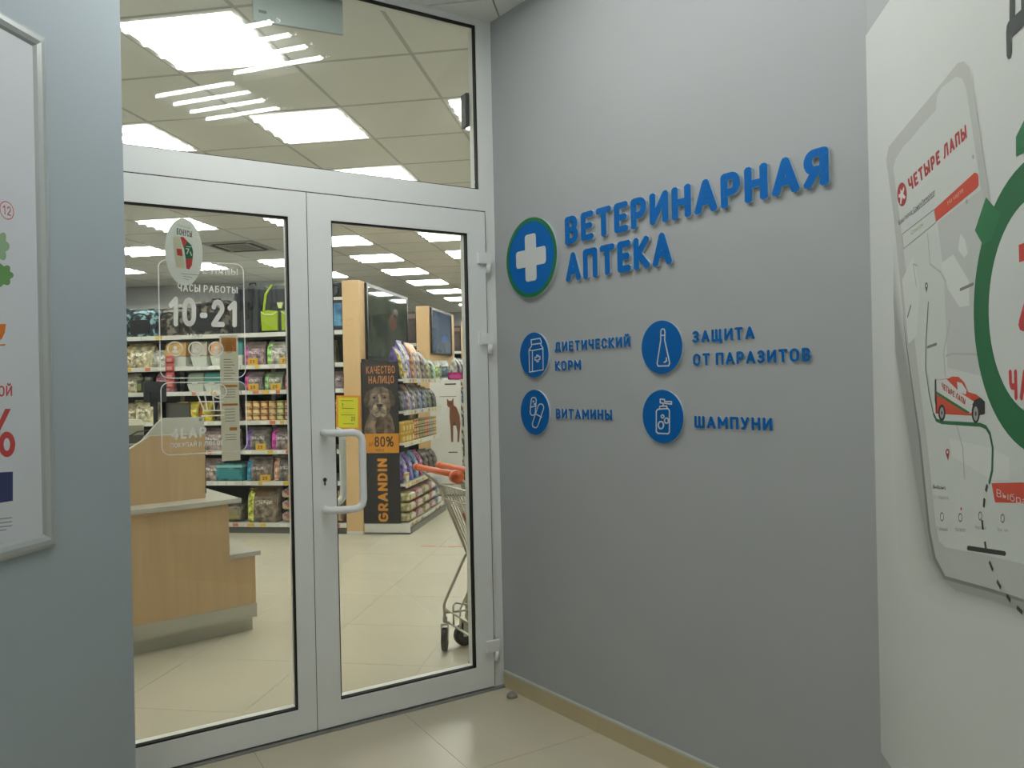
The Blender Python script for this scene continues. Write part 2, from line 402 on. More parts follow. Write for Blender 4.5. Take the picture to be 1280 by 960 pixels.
ceiling = MB().prism([(-9.6, -2.4), (3.2, -2.4), (3.2, 17), (-9.6, 17)], ZC+.05, ZC+.12).build('ceiling', M_CGRID, kind='structure')
fix_store = []
for i, x in enumerate([.17, -1.03, -2.23, -3.43, -4.63, -5.83, -7.03]):
    for j in range(11):
        y = 3.06+1.2*j
        if x > 0 and (y < 3.5 or y > 10): continue
        if x == -1.03 and j == 0: pass
        if y > 15.5: continue
        if (x < -4.5 and y > 10.6) or (x < -5 and y > 9.9): continue
        if x < -6.5 and y < 6: continue
        if abs(x+4.63) < .01 and j == 4: continue       # ventilation cassette sits there
        cx, cy = x+.3, y+.3
        if (cx-CX)*ND[0]+(cy-CY)*ND[1] < .35 and x < 0: continue
        fix_store.append((i, j, x, y))
sx0, sy0 = -2.23-.6*12, 3.06-.6*7
skip = set((round((x-sx0)/.6), round((y-sy0)/.6)) for _, _, x, y in fix_store)
skip.add((round((-4.63-sx0)/.6), round((7.86-sy0)/.6)))
tiles(ceiling, 'ceiling_tile', sx0, sy0, 21, 30, ZC, ZC+.012, M_CTILE, store_clip, lambda x, y: -5.3 < x < -.3 and 2.6 < y < 9.6 and not (x < -3.7 and y < 4.2), gap=.004, skip=skip)
lx0, ly0 = -.55-.6*3, 1.41-.6*6
def lobby_ceil(p):
    r = []
    mx, my = sum(q[0] for q in p)/4, sum(q[1] for q in p)/4
    for a in lobby_clip(p):
        if 2.01 < my < 2.61 and abs(mx+.85) < .1: a = clip(a, (-1.061, 0), (-1, 0))
        if 2.01 < my < 2.61 and abs(mx+.25) < .1: a = clip(a, (-.459, 0), (1, 0))
        if area(a) < 2e-3: continue
        for lim in (((XP, 0), (-1, 0)), ((0, -2.3), (0, 1))):
            a = clip(a, *lim)
            if area(a) < 2e-3: break
        else: r.append(a)
    return r
LOB = [(3, 6), (2, 7), (3, 2), (2, 3)]  # last one is an added unseen light, evening out the lobby walls
tiles(ceiling, 'ceiling_tile', lx0, ly0, 6, 10, ZC, ZC+.012, M_CTILE, lobby_ceil, lambda x, y: y > .8, gap=.004, skip=set(LOB)-{(2, 7)})
# T-bars under the tile edges
tb = MB()
for k in range(22):
    x = sx0+.6*k
    y = -1.2 if x > CX else CY+(x-CX)*math.tan(PHI)+.1
    if x > CX: y = CY+(x-CX)*math.tan(PSI)+.15
    tb.box((x-.009, max(y, -1.2), ZC-.002), (x+.009, 16.8, ZC+.004))
for k in range(31):
    y = sy0+.6*k
    if y < 3.3:
        xe = CX+(y-CY)/math.tan(PHI)-.12
        if xe > -9.4: tb.box((-9.4, y-.009, ZC-.0015), (xe, y+.009, ZC+.004))
    else: tb.box((-9.4, y-.009, ZC-.0015), (3, y+.009, ZC+.004))
tb.build('grid_rail', M_CGRID, ceiling)

# walls -----------------------------------------------------------
ex = (math.cos(PSI), math.sin(PSI))
END = ((XP-CX)/ex[0])
P1 = (CX, CY); P2 = (CX+ex[0]*END, CY+ex[1]*END); P1b = (CX+NS[0]*.1+.0, CY+NS[1]*.1); P2b = (P2[0]+.12, P2[1]+.02)
MB().prism([P1, P2, P2b, P1b], 0, ZC).build('wall_right', M_WALL, kind='structure')
MB().box((XP, -2.3, 0), (XP+.12, P2[1]-.0, ZC)).build('wall_side', M_WALL, kind='structure')
JX = -1.70; J = (CX+JX*math.cos(PHI), CY+JX*math.sin(PHI))
MB().prism([(XL, -2.3), (XL, 2.062), (J[0]+.03, J[1]-.012), (J[0], J[1]+.05), (J[0]-.25, J[1]-.1), (XL-.5, -2.3)], 0, ZC).build('wall_left', M_WALLL, kind='structure')
MB().box((-2.0, -2.42, 0), (.8, -2.3, ZC)).build('wall_front', M_WALL, kind='structure')
MB().box((-9.6, 16.7, 0), (3.2, 16.82, ZC+.05)).build('wall_back', M_STOREWALL, kind='structure')
wb = MB().box((-9.6, 10.9, 0), (-4.9, 11.02, ZC+.05)).build('wall_back_left', M_STOREWALL, kind='structure')
MB().box((-9.4, 10.55, 2.56), (-5.6, 10.9, 2.62)).build('ledge', M_STOREWALL, wb)
MB().box((-9.6, 1.2, 0), (-9.5, 16.7, ZC+.05)).build('wall_far_left', M_STOREWALL, kind='structure')
MB().box((3.1, -1.2, 0), (3.2, 16.7, ZC+.05)).build('wall_far_right', M_STOREWALL, kind='structure')
MB().prism([(J[0], J[1]+.05), (J[0]-.25, J[1]-.1), (-9.5, 1.2), (-9.5, 1.3)], 0, ZC).build('wall_store_front', M_STOREWALL, kind='structure')
MB().box((XP+.12, -1.3, 0), (3.2, -1.2, ZC)).build('wall_store_side', M_STOREWALL, kind='structure')

# skirting -----------------------------------------------------------
bb = put('baseboard_right', None, None, kind='structure', loc=(CX, CY, 0), rotz=PSI)
n = 4
for k in range(n):
    x0 = .012+k*.6; x1 = min(x0+.5985, END-.01)
    if x1 > x0: MB().box((x0, -.010, 0), (x1, 0, .066)).build('skirting_tile', M_SKIRT, bb)
MB().slab([(0.012, .066), (END-.01, .066), (END-.01, .074), (.012, .074)], -.012, 0).build('trim_strip', flat(206, 208, 198), bb)
bs = put('baseboard_side', None, None, kind='structure', loc=(XP, YP, 0), rotz=R(-90))
MB().box((0, -.010, 0), (4.4, 0, .066)).build('skirting_tile', M_SKIRT, bs)
MB().box((0, -.012, .066), (4.4, 0, .074)).build('trim_strip', flat(206, 208, 198), bs)

# ------------------------------------------------------------------ door wall: frame, two leaves, transom
fr = DOOR.root('trim_1', None, None, kind='structure')
W0 = 1.68; T0, T1 = 0.0, .075
def fbox(x0, x1, z0, z1, y0=T0, y1=T1, name='frame_member', parent=None, m=None):
    return MB().box((x0, y0, z0), (x1, y1, z1)).build(name, m or M_PVC, parent or fr)
TZ0, TZ1 = 2.103, 2.200
fbox(-.052, .0, 0, ZC, name='jamb'); fbox(-W0, -W0+.045, 0, ZC, name='jamb')
fbox(-W0+.045, -.052, TZ0, TZ1, name='transom_bar'); fbox(-W0+.045, -.052, 2.925, ZC, name='head')
fbox(-.074, -.052, TZ1, 2.925, name='bead'); fbox(-W0+.045, -W0+.067, TZ1, 2.925, name='bead')
MB().box((-W0, -.022, 0), (0, .085, .008)).build('threshold', flat(150, 152, 146), fr)
MB().box((-W0+.02, T0+.02, .008), (-.03, T1-.01, .015)).build('seam', M_SEAM, fr)
def gasket(parent, x0, x1, z0, z1, y0, y1, t=.005, name='gasket'):
    b = MB(); b.box((x0, y0, z0), (x1, y1, z0+t)); b.box((x0, y0, z1-t), (x1, y1, z1)); b.box((x0, y0, z0+t), (x0+t, y1, z1-t)); b.box((x1-t, y0, z0+t), (x1, y1, z1-t))
    return b.build(name, M_GASK, parent)
tr = DOOR.root('window_1', None, None, kind='structure')
MB().box((-W0+.067, .030, TZ1), (-.074, .040, 2.925)).build('glass_pane', M_GLASS, tr)
gasket(tr, -W0+.067, -.074, TZ1, 2.925, .008, .030)
def leaf(name, x0, x1, st_l, st_r):
    d = DOOR.root(name, None, None, kind='structure')
    z0, z1 = .016, LEAF; y0, y1 = -.012, .058
    gz0, gz1 = .112, 2.000
    MB().box((x0, y0, z0), (x0+st_l, y1, z1)).build('stile', M_PVC, d)
    MB().box((x1-st_r, y0, z0), (x1, y1, z1)).build('stile', M_PVC, d)
    MB().box((x0+st_l, y0, z0), (x1-st_r, y1, gz0)).build('rail', M_PVC, d)
    MB().box((x0+st_l, y0, gz1), (x1-st_r, y1, z1)).build('rail', M_PVC, d)
    MB().box((x0+st_l, .016, gz0), (x1-st_r, .026, gz1)).build('glass_pane', M_GLASS, d)
    gasket(d, x0+st_l, x1-st_r, gz0, gz1, y0+.004, .016)
    return d
d1 = leaf('door_1', -.846, -.0555, .094, .088)
d2 = leaf('door_2', -W0+.048, -.849, .095, .071)
# dark strips round the leaves paint in the shadow gaps at their edges
MB().box((-W0+.045, -.009, LEAF), (-.0525, .0, LEAF+.0045)).build('seam', M_SEAM, fr)
MB().box((-.0555, -.009, .016), (-.0515, .0, LEAF+.0045)).build('seam', M_SEAM, fr)
MB().box((-.849, -.0095, .016), (-.846, .05, LEAF)).build('seam', M_SEAM, fr)
for z in (2.01*.94, 1.54, .19):
    pass
for (z) in (1.893, 1.540, .193):
    h = MB().box((-.098, -.030, z-.022), (-.034, -.012, z+.026)).build('hinge', M_PVC2, d1)
    MB().cyl((-.048, -.022, z-.062), (-.048, -.022, z-.022), .011, 12).build('hinge_pin', M_PVC2, h, smooth=True)
def handle(y_sign, name):
    s = y_sign; zt, zb = 1.166, .868; xa = -.800
    y = -.012 if s < 0 else .058
    path = [(xa, y, zt), (xa, y+s*.035, zt), (xa+.012, y+s*.048, zt)]
    path += [(xa+.095, y+s*.072, zt), (xa+.113, y+s*.077, zt-.006), (xa+.124, y+s*.08, zt-.018), (xa+.128, y+s*.081, zt-.036)]
    path += [(xa+.128, y+s*.081, zb+.036), (xa+.124, y+s*.08, zb+.018), (xa+.113, y+s*.077, zb+.006), (xa+.095, y+s*.072, zb)]
    path += [(xa+.012, y+s*.048, zb), (xa, y+s*.035, zb), (xa, y, zb)]
    return MB().tube(path, .0145, 14).build(name, M_PVC2, d1, smooth=True)
handle(-1, 'handle'); handle(1, 'handle')
kp = MB().slab(rrect(-.812, .945, -.788, .995, .010), -.0165, -.012).build('lock_plate', M_PVC2, d1)
MB().cyl((-.800, -.021, .984), (-.800, -.012, .984), .0075, 12).build('lock_cylinder', mat('steel_dark', rgb(70, 70, 66), .3, metal=.9), kp, smooth=True)
MB().box((-.8025, -.020, .962), (-.7975, -.0155, .978)).build('keyhole', M_GASK, kp)

# ------------------------------------------------------------------ ceiling lights
def tube_mesh(axis, m):
    b = MB(); n = 6
    for k in range(1):
        a, c = ((-.27, 0, 0), (.27, 0, 0)) if axis == 'x' else ((0, -.285, 0), (0, .285, 0))
        b.cyl(a, c, .013 if axis == 'x' else .008, n)
    me = bpy.data.meshes.new('tube'); me.from_pydata(b.v, [], b.f); me.materials.append(m); return me
tray = MB()
g, e = .297, .272
for s0, s1 in (((-g, -g), (g, -e)), ((-g, e), (g, g)), ((-g, -e), (-e, e)), ((e, -e), (g, e))): tray.box((*s0, -.003), (*s1, .004))
frame_me = None
def ceiling_light(cx, cy, axis, m, label, group):
    global frame_me
    t = thing('ceiling_light', label, 'light', (cx, cy, ZC), 0, group)
    if frame_me is None:
        o = tray.build('trim_frame', M_TRIM, t); frame_me = [o.data]
        b = MB(); h = .045
        b.add([(-e, -e, 0), (e, -e, 0), (e, e, 0), (-e, e, 0), (-e+.02, -e+.02, h), (e-.02, -e+.02, h), (e-.02, e-.02, h), (-e+.02, e-.02, h)],
              [(0, 1, 5, 4), (1, 2, 6, 5), (2, 3, 7, 6), (3, 0, 4, 7), (4, 5, 6, 7)])
        o = b.build('reflector_tray', M_TRAY, t); frame_me.append(o.data)
        frame_me += [tube_mesh('x', M_TS), tube_mesh('y', M_TL)]
    else:
        put('trim_frame', frame_me[0], t)
        if axis == 'x': put('reflector_tray', frame_me[1], t)
        else:
            if len(frame_me) < 5:
                me = frame_me[1].copy(); me.materials[0] = flat(96, 98, 98); frame_me.append(me)
            put('reflector_tray', frame_me[4], t)
    for k in range(4):
        d = (-1.5+k)*.134
        put('tube', frame_me[2] if axis == 'x' else frame_me[3], t, loc=(0, d, -.004) if axis == 'x' else (d, 0, .018))
    return t
ordn = ['first', 'second', 'third', 'fourth', 'fifth', 'sixth', 'seventh', 'eighth', 'ninth', 'tenth', 'eleventh', 'twelfth', 'thirteenth', 'fourteenth', 'fifteenth', 'sixteenth', 'seventeenth', 'eighteenth', 'nineteenth', 'twentieth']
coln = ['rightmost', 'second', 'third', 'fourth', 'fifth', 'sixth', 'seventh']
cnt = {}
for i, j, x, y in fix_store:
    k = cnt.get(i, 0); cnt[i] = k+1
    ceiling_light(x+.3, y+.3, 'x', M_TS, 'square shop ceiling light, %s back from the door in the %s row from the right' % (ordn[k], coln[i]), 'square ceiling lights of the shop')
ln = ['square four-tube lobby ceiling light mirrored whole in the glass over the doors', 'square four-tube lobby ceiling light nearest the doors, mirrored beside the big shop light', 'square four-tube lobby ceiling light above and behind the viewer', 'added unseen four-tube ceiling light evening out the lobby, beside the framed poster wall']
for (i, j), l in zip(LOB, ln):
    ceiling_light(lx0+.6*i+.3+(.09 if i == 2 else 0), ly0+.6*j+.3, 'y', M_TL, l, 'square ceiling lights of the lobby')
# ventilation cassette
v = thing('ceiling_vent', 'square four-way air cassette with dark slots among the shop ceiling lights', 'vent', (-4.33, 8.16, ZC))
MB().box((-.296, -.296, -.012), (.296, .296, .004)).build('panel', flat(176, 174, 164), v)
b = MB()
for a in range(4):
    ca, sa = math.cos(a*math.pi/2), math.sin(a*math.pi/2)
    q = [(-.2, .20), (.2, .20), (.2, .25), (-.2, .25)]
    b.prism([(x*ca-y*sa, x*sa+y*ca) for x, y in q], -.015, -.0125)
b.build('slot', M_GASK, v)
b = MB()
for k in range(5): b.box((-.15, -.13+k*.06, -.016), (.15, -.115+k*.06, -.0125))
b.build('grille', flat(120, 118, 110), v)
# air curtain box hanging just inside the door
ac = DOOR.root('air_curtain', 'pale grey box under the ceiling just inside the doors', 'air curtain')
q1, q2 = DOOR.at(317, 25, .085), DOOR.at(429, 43, .085)
MB().slab([(q1[0], q1[1]), (q2[0], q2[1]), (q2[0], ZC-.004), (q1[0], ZC-.004)], .085, .10).build('housing', flat(176, 186, 186), ac)
MB().box((q1[0]+.02, .083, q1[1]+.035), (q1[0]+.05, .085, q1[1]+.045)).build('indicator', flat(120, 128, 128), ac)
sn = DOOR.root('door_closer', 'small dark grey box on the inner frame at the right edge of the top glass', 'sensor')
MB().slab(rrect(-.092, 2.50, -.070, 2.65, .006), .0765, .12).build('housing', flat(86, 90, 88), sn)
MB().box((-.088, .10, 2.52), (-.076, .1215, 2.545)).build('lens', M_DARKM, sn)

# ================================================================== SIGN WALL
def raised(S, name, polys, mats, label, cat, group, y0=-.010, cx=None, cz=None):
    xs = [p[0] for q in polys for p in q]; zs = [p[1] for q in polys for p in q]
    cx = (min(xs)+max(xs))/2; cz = min(zs)
    b = MB()
    for i, q in enumerate(polys):
        b.slab([(a-cx, c-cz) for a, c in ccw(q)], y0-i*2e-5, 0, 0, 1)
    o = S.o+S.x*cx
    t = b.build(name, mats, None, label, cat, group, loc=(o.x, o.y, cz), rotz=S.rot)
    return t
def letter_label(size, ch, i, line):
    return '%s raised letter %s, %s letter of %s' % (size, ch, ordn[i], line)
def sign_word(txt, x0, z0, x1, z1, t, m, size, where, group, y0=-.010, t_gap=.16):
    W, L = textpolys(txt, t, t_gap); n = 0; seen = {}
    words = txt.split(' ')
    wi = 0; ci = 0; LI = [0]
    for ch, x, w, ps in L:
        if ch == ' ': wi += 1; ci = 0; continue
        tot = words[wi].count(ch); k = words[wi][:ci].count(ch); ci += 1
        pos = 'the' if tot == 1 else ('the %s' % ordn[k])
        q = [[(x0+(x1-x0)*a/W, z0+(z1-z0)*b) for a, b in p] for p in ps]
        li_ = LI[0]; LI[0] += 1
        raised(SIGN, 'sign_letter', q, [m, M_SIDE], letter_label(size, ch, li_, where), 'letter', group, y0)
sign_word('ВЕТЕРИНАРНАЯ', .482, 1.884, 1.600, 1.994, .215, M_BLUE, 'large blue', 'the longer top sign line', 'letters of the large blue wall sign', -.012, .11)
sign_word('АПТЕКА', .482, 1.738, 1.024, 1.852, .215, M_BLUE, 'large blue', 'the shorter second sign line', 'letters of the large blue wall sign', -.012, .11)
SG = 'letters of the small blue wall lists'
for (txt, x0, z0, x1, z1), wh in zip((('ДИЕТИЧЕСКИЙ', .399, 1.466, .817, 1.506), ('КОРМ', .398, 1.390, .553, 1.430), ('ВИТАМИНЫ', .397, 1.198, .717, 1.238),
                            ('ЗАЩИТА', 1.100, 1.464, 1.341, 1.504), ('ОТ ПАРАЗИТОВ', 1.100, 1.388, 1.529, 1.428), ('ШАМПУНИ', 1.100, 1.182, 1.397, 1.222)),
    ('the line right of the pouch icon', 'the lower line by the pouch icon', 'the line by the capsule icon', 'the upper line by the flask icon', 'the lower line by the flask icon', 'the line by the pump bottle icon')):
    sign_word(txt, x0, z0, x1, z1, .20, M_BLUE2, 'small blue', wh, SG, -.006, .15)
def disc(name, label, cx, cz, r, parts, m=M_BLUE2, th=.010):
    o = SIGN.o+SIGN.x*cx
    t = thing(name, label, 'sign', (o.x, o.y, cz), SIGN.rot, None)
    MB().slab(ell(0, 0, r, r, 48), -th, 0, 0, 1).build('disc', [m, M_SIDE], t, smooth=False)
    for nm, polys, mm in parts:
        b = MB()
        for i, q in enumerate(polys): b.slab([(a-cx, c-cz) for a, c in ccw(q)], -th-.0012-i*1e-5, -th)
        b.build(nm, mm, t)
    return t
cx, cz, r = .268, 1.866, .166
cross = rrect(cx-.036, cz-.098, cx+.036, cz+.098, .014); bar = rrect(cx-.098, cz-.036, cx+.098, cz+.036, .014)
disc('cross_emblem', 'large round blue sign with white cross and green rim left of the word ВЕТЕРИНАРНАЯ', cx, cz, r,
     [('green_ring', ringpolys(ell(cx, cz, r, r, 48), ell(cx, cz, r*.9, r*.9, 48)), M_GREEN), ('white_cross', [cross, bar], M_WHITE)], M_BLUE, .014)
def zs(L): return [SIGN.at(630+x/3.048, 370+y/3.048, -.011) for x, y in L]
def ico(*lines, w=.0045): return [q for L in lines for q in strokes(L, w, nd=6)]
def circ(x, y, rx, ry, n=16): return zs([(x+rx*math.cos(2*math.pi*i/n), y+ry*math.sin(2*math.pi*i/n)) for i in range(n+1)])
def caps(x0, y0, x1, y1, r):
    dx, dy = x1-x0, y1-y0; a = math.degrees(math.atan2(dy, dx)); p = []
    p += [(x1+r*.8*math.cos(R(a+t)), y1+r*math.sin(R(a+t))) for t in range(-90, 91, 30)]
    p += [(x0+r*.8*math.cos(R(a+t)), y0+r*math.sin(R(a+t))) for t in range(90, 271, 30)]
    return zs(p+[p[0]])
disc('round_sign', 'round blue sign with a pet food pouch icon beside ДИЕТИЧЕСКИЙ КОРМ', .270, 1.460, .094, [('icon', ico(
    zs([(97, 290), (95, 206), (105, 190), (103, 167), (137, 161), (142, 174), (140, 186), (148, 198), (149, 281), (97, 290)]),
    zs([(108, 208), (108, 287)]), zs([(95, 206), (108, 208), (148, 200)]), zs([(103, 170), (105, 185), (140, 180)]),
    zs([(124, 226), (130, 225), (130, 231), (137, 230), (137, 241), (131, 242), (131, 250), (125, 251), (125, 244), (118, 245), (118, 234), (124, 233), (124, 226)])), M_WHITE)])
disc('round_sign', 'round blue sign with a two capsules icon beside ВИТАМИНЫ', .267, 1.221, .094, [('icon', ico(
    caps(113, 398, 109, 443, 12), caps(140, 425, 119, 488, 14), zs([(100, 424), (123, 418)]), zs([(118, 448), (144, 462)]),
    circ(112, 402, 2, 2, 6), circ(117, 412, 2, 2, 6)), M_WHITE)])
disc('round_sign', 'round blue sign with a flask icon beside ЗАЩИТА ОТ ПАРАЗИТОВ', .967, 1.457, .0925, [('icon', ico(
    zs([(597, 168), (597, 135), (600, 127), (605, 125), (610, 127), (613, 135), (612, 168), (631, 255), (627, 266), (587, 267), (583, 257), (597, 168)]),
    zs([(597, 150), (613, 150)]), zs([(610, 253), (619, 247), (618, 236)])), M_WHITE)])
disc('round_sign', 'round blue sign with a pump bottle icon beside ШАМПУНИ', .965, 1.217, .0925, [('icon', ico(
    zs([(587, 431), (624, 429), (630, 436), (630, 518), (625, 525), (586, 523), (580, 517), (580, 438), (587, 431)]),
    zs([(592, 430), (594, 420), (619, 419), (622, 429)]), zs([(606, 419), (606, 408)]), zs([(595, 405), (595, 393), (611, 394), (612, 402), (638, 402), (638, 412), (614, 409), (595, 407), (595, 405)]),
    circ(604, 459, 5, 6), circ(619, 475, 7.5, 10), circ(598, 492, 10, 14)), M_WHITE)])

# ================================================================== PHONE POSTER on the near right wall
def rel(S, L, off=0): return [S.at(x, y, off) for x, y in L]
po = POST.root('wall_poster', 'tall white poster with a grey phone and red lettering on the near right wall', 'poster')
MB().slab([(.004, .323), (1.75, .323), (1.75, 2.262), (.004, 2.262)], -.004, 0).build('sheet', M_PAPER, po)
L0 = -.0045
def pink(name, polys, m, layer, label=None):
    return MB().ink(polys, -.0042-layer*.00006, 0).build(name, m, po, label, kind=('stuff' if name in ('map', 'route_dash', 'menu_icon', 'van_wheel', 'street_name') else None))
def PP(*L): return [POST.at(x, y, -.004) for x, y in L]
def ym(Y, z): return (YP-Y*.876, z*.876)
# printed soft shadow of the phone artwork, four flat tints
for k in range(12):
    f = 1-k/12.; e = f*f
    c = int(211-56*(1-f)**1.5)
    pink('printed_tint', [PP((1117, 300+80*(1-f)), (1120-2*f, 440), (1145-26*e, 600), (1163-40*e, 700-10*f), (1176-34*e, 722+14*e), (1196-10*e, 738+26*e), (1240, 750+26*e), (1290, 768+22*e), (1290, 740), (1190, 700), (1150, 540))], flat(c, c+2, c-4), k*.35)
body = PP((1108, 200), (1111, 184), (1121, 171), (1160, 125), (1197, 79), (1205, 76.5), (1212, 84), (1217, 110), (1228, 180), (1238, 246))+[ym(1.66, 1.62), ym(1.48, 1.14), ym(1.50, 1.08), ym(1.56, 1.055)]+PP((1280, 749), (1240, 736), (1182, 720), (1170, 697), (1163, 663), (1151, 547), (1130, 400), (1117, 267))
pink('phone_body', [body], flat(188, 190, 184), 5)
edge = PP((1128.5, 390), (1134, 430), (1141, 480), (1151, 547), (1163, 663), (1170, 697), (1182, 720), (1240, 736), (1280, 749), (1280, 753), (1238, 740), (1180, 724), (1167, 700), (1160, 663), (1148.5, 547), (1139, 480), (1132.5, 430))
pink('phone_edge', [edge], flat(132, 132, 124), 6)
scr = PP((1117, 210), (1120, 198), (1130, 183), (1136, 177), (1150, 160), (1170, 138), (1172, 120), (1177, 110), (1195, 96), (1203, 98), (1208, 110), (1224, 217), (1236, 300))+[ym(1.69, 1.6), ym(1.54, 1.20), ym(1.58, 1.165)]+PP((1280, 705), (1230, 693), (1182, 684), (1174, 676), (1170, 655), (1160, 560), (1138, 380), (1124, 265))
pink('phone_screen', [scr], flat(205, 209, 203), 7)
# map area tints and roads
pink('map', [PP((1172, 278), (1228, 236), (1240, 300), (1240, 400), (1228, 470), (1185, 460), (1180, 340))], flat(192, 195, 190), 8)
pink('map', [PP((1201, 292), (1207, 300), (1210, 316), (1206, 322), (1198, 312)), PP((1176, 330), (1192, 318), (1212, 352), (1212, 382), (1200, 384), (1186, 362)), PP((1187, 548), (1238, 560), (1262, 572), (1262, 600), (1240, 600), (1190, 570)), PP((1128, 350), (1142, 320), (1150, 360), (1146, 420), (1136, 430))], flat(213, 216, 210), 9)
pink('road_line', [q for L in ([(1160, 292), (1163, 330), (1176, 340), (1183, 352)], [(1183, 445), (1190, 442), (1226, 443)], [(1182, 470), (1180, 440), (1188, 400)], [(1196, 530), (1204, 560), (1206, 598)], [(1146, 358), (1142, 330), (1147, 332)]) for q in strokes(PP(*L), .004)], flat(176, 179, 174), 10)
pink('street_name', [q for L in ([(1201, 362), (1217, 355)], [(1160, 434), (1171, 430)], [(1135, 396), (1139, 382)]) for q in strokes(PP(*L), .006)], flat(120, 120, 114), 11)
# header
def pell(cx, cy, rx, ry, n=20): return PP(*[(cx+rx*math.cos(2*math.pi*i/n), cy+ry*math.sin(2*math.pi*i/n)) for i in range(n)])
pink('logo_disc', [pell(1128, 243, 6, 15)], flat(172, 52, 46), 11)
pink('logo_mark', [PP((1126, 236), (1128, 239), (1130, 233), (1131, 236), (1129.6, 242), (1132.4, 246), (1131, 249), (1128.6, 247), (1127, 255), (1125.4, 255), (1126, 247), (1123.6, 247), (1123.8, 243), (1126, 242))], flat(214, 208, 202), 12)
pink('lettering', text_px(POST, 'ЧЕТЫРЕ ЛАПЫ', (1135, 224), (1208, 155), (1209.5, 172), (1137.5, 240), .22, off=-.004), flat(176, 56, 50), 11)
pink('lettering', text_px(POST, 'Ваш город: Санкт-Петербург', (1124, 276), (1169, 236), (1170, 243), (1125, 283), font=True, off=-.004), flat(74, 74, 72), 11)
pink('underline', strokes(PP((1141, 268), (1169, 244)), .0016), flat(90, 90, 88), 11)
pink('search_box', [q for q in strokes(PP((1128, 293), (1168, 262), (1170.5, 278), (1130, 311)), .0025, closed=True)], flat(150, 154, 146), 11)
pink('lettering', text_px(POST, 'Список', (1139, 289), (1154, 277), (1155, 282), (1140, 294), font=True, off=-.004), flat(176, 166, 120), 12)
pink('red_button', [PP((1168.4, 261.5), (1219, 215.5), (1222.5, 217), (1223.7, 220), (1224, 231), (1222, 235), (1171, 277))], flat(205, 74, 46), 12)
pink('lettering', text_px(POST, 'На карте', (1185, 251), (1204, 234), (1205, 241), (1186, 258), font=True, off=-.004), flat(226, 178, 160), 13)
pink('map_sign', [pell(1209, 252, 1.6, 3, 8), pell(1217, 196, 1.2, 3, 8)], flat(160, 164, 158), 12)
# van
pink('van_body', [PP((1169, 475), (1186, 473), (1191, 470.5), (1199, 471), (1206, 478), (1211, 490), (1221, 493), (1229, 499), (1232, 508), (1231, 518), (1222, 520), (1170, 517))], flat(206, 72, 40), 12)
pink('van_panel', [PP((1169.5, 475), (1184, 474), (1200, 490), (1221, 504), (1217, 514), (1213, 517), (1171, 489))], flat(208, 208, 202), 13)
pink('van_stripe', [PP((1171, 489), (1214, 516), (1208, 516), (1171, 493))], flat(44, 112, 62), 14)
pink('van_window', [PP((1197, 477), (1203, 479), (1209, 488), (1208, 493), (1198, 490))], flat(206, 212, 210), 14)
pink('lettering', text_px(POST, 'ЧЕТЫРЕ ЛАПЫ', (1178, 478), (1208, 499), (1207, 506), (1178, 486), .2, off=-.004), flat(180, 60, 50), 15)
pink('van_wheel', [pell(1178, 516, 4.4, 10.5), pell(1220.5, 516, 5.2, 13), PP((1226, 497), (1232, 502), (1232, 517), (1226, 519), (1216, 506), (1219, 500)), PP((1169, 475), (1171, 473), (1172, 518), (1169, 500))], flat(40, 40, 38), 15)
pink('wheel_hub', [pell(1178, 516, 2.6, 7), pell(1220.5, 517, 3, 9)], flat(160, 160, 156), 16)
pink('wheel_hub', [pell(1178, 516, .9, 2.4), pell(1220.5, 517, 1.1, 3)], flat(70, 70, 68), 17)
# route
pink('route_line', strokes(PP((1161, 378), (1158, 430), (1157.5, 460), (1162, 492), (1168, 520)), .0045), flat(96, 104, 98), 14)
pink('route_line', strokes(PP((1168, 518), (1171, 525), (1178, 528), (1226, 531), (1233, 534), (1238, 542), (1241.7, 560), (1241, 588), (1237.5, 603)), .0075), flat(34, 104, 62), 14)
dash = [((1235, 606), (1233, 614)), ((1231.5, 623), (1230.5, 634)), ((1228.5, 650), (1229.5, 662)), ((1232, 677), (1233.5, 688)), ((1237.5, 702), (1242, 713)), ((1247, 726), (1252, 735)), ((1259, 744), (1264, 751)), ((1272, 759), (1279, 766))]
pink('route_dash', [q for a, b in dash for q in strokes(PP(a, b), .008, cap=False)], flat(60, 66, 60), 18)
pink('map_pin', [pell(1185, 565, 2.4, 4.2, 10), PP((1182.8, 567), (1187.2, 567), (1185.6, 576))], flat(170, 60, 58), 12)
pink('map_pin', [pell(1185, 565, 1.1, 2, 8), pell(1158.5, 357, 1, 2, 8)], flat(206, 209, 203), 13)
pink('map_pin', [pell(1158.5, 357, 2, 4.2, 10), PP((1156.8, 359), (1160.2, 359), (1158.8, 366))], flat(92, 92, 88), 12)
# lower bar
pink('lettering', text_px(POST, 'Выбрано:', (1167, 606), (1183, 607), (1183, 613), (1167, 612), font=True, off=-.004), flat(60, 60, 58), 12)
pink('lettering', text_px(POST, '12 товаров', (1168, 619), (1186, 620), (1186, 626), (1168, 624), font=True, off=-.004), flat(160, 162, 158), 12)
pink('red_button', [PP((1240, 604), (1280, 603))+[ym(1.50, 1.275), ym(1.50, 1.235)]+PP((1280, 629), (1244.5, 628))], flat(206, 74, 52), 12)
q0, q1 = POST.at(1247, 611, -.004), POST.at(1247, 623, -.004)
pink('lettering', text_m('Выбрать магазин', q0[0], q1[1], q0[0]+.30, q0[1], font=True), flat(230, 200, 190), 13)
icons = [(1178, 646), (1201, 647), (1226, 645), (1254, 648)]
pink('menu_icon', [q for (x, y) in icons for q in strokes(pell(x, y, 2.2, 5, 10), .0028, closed=True)], flat(128, 130, 126), 12)
pink('menu_icon', [pell(1202, 636, 1, 2, 8)], flat(200, 70, 60), 12)
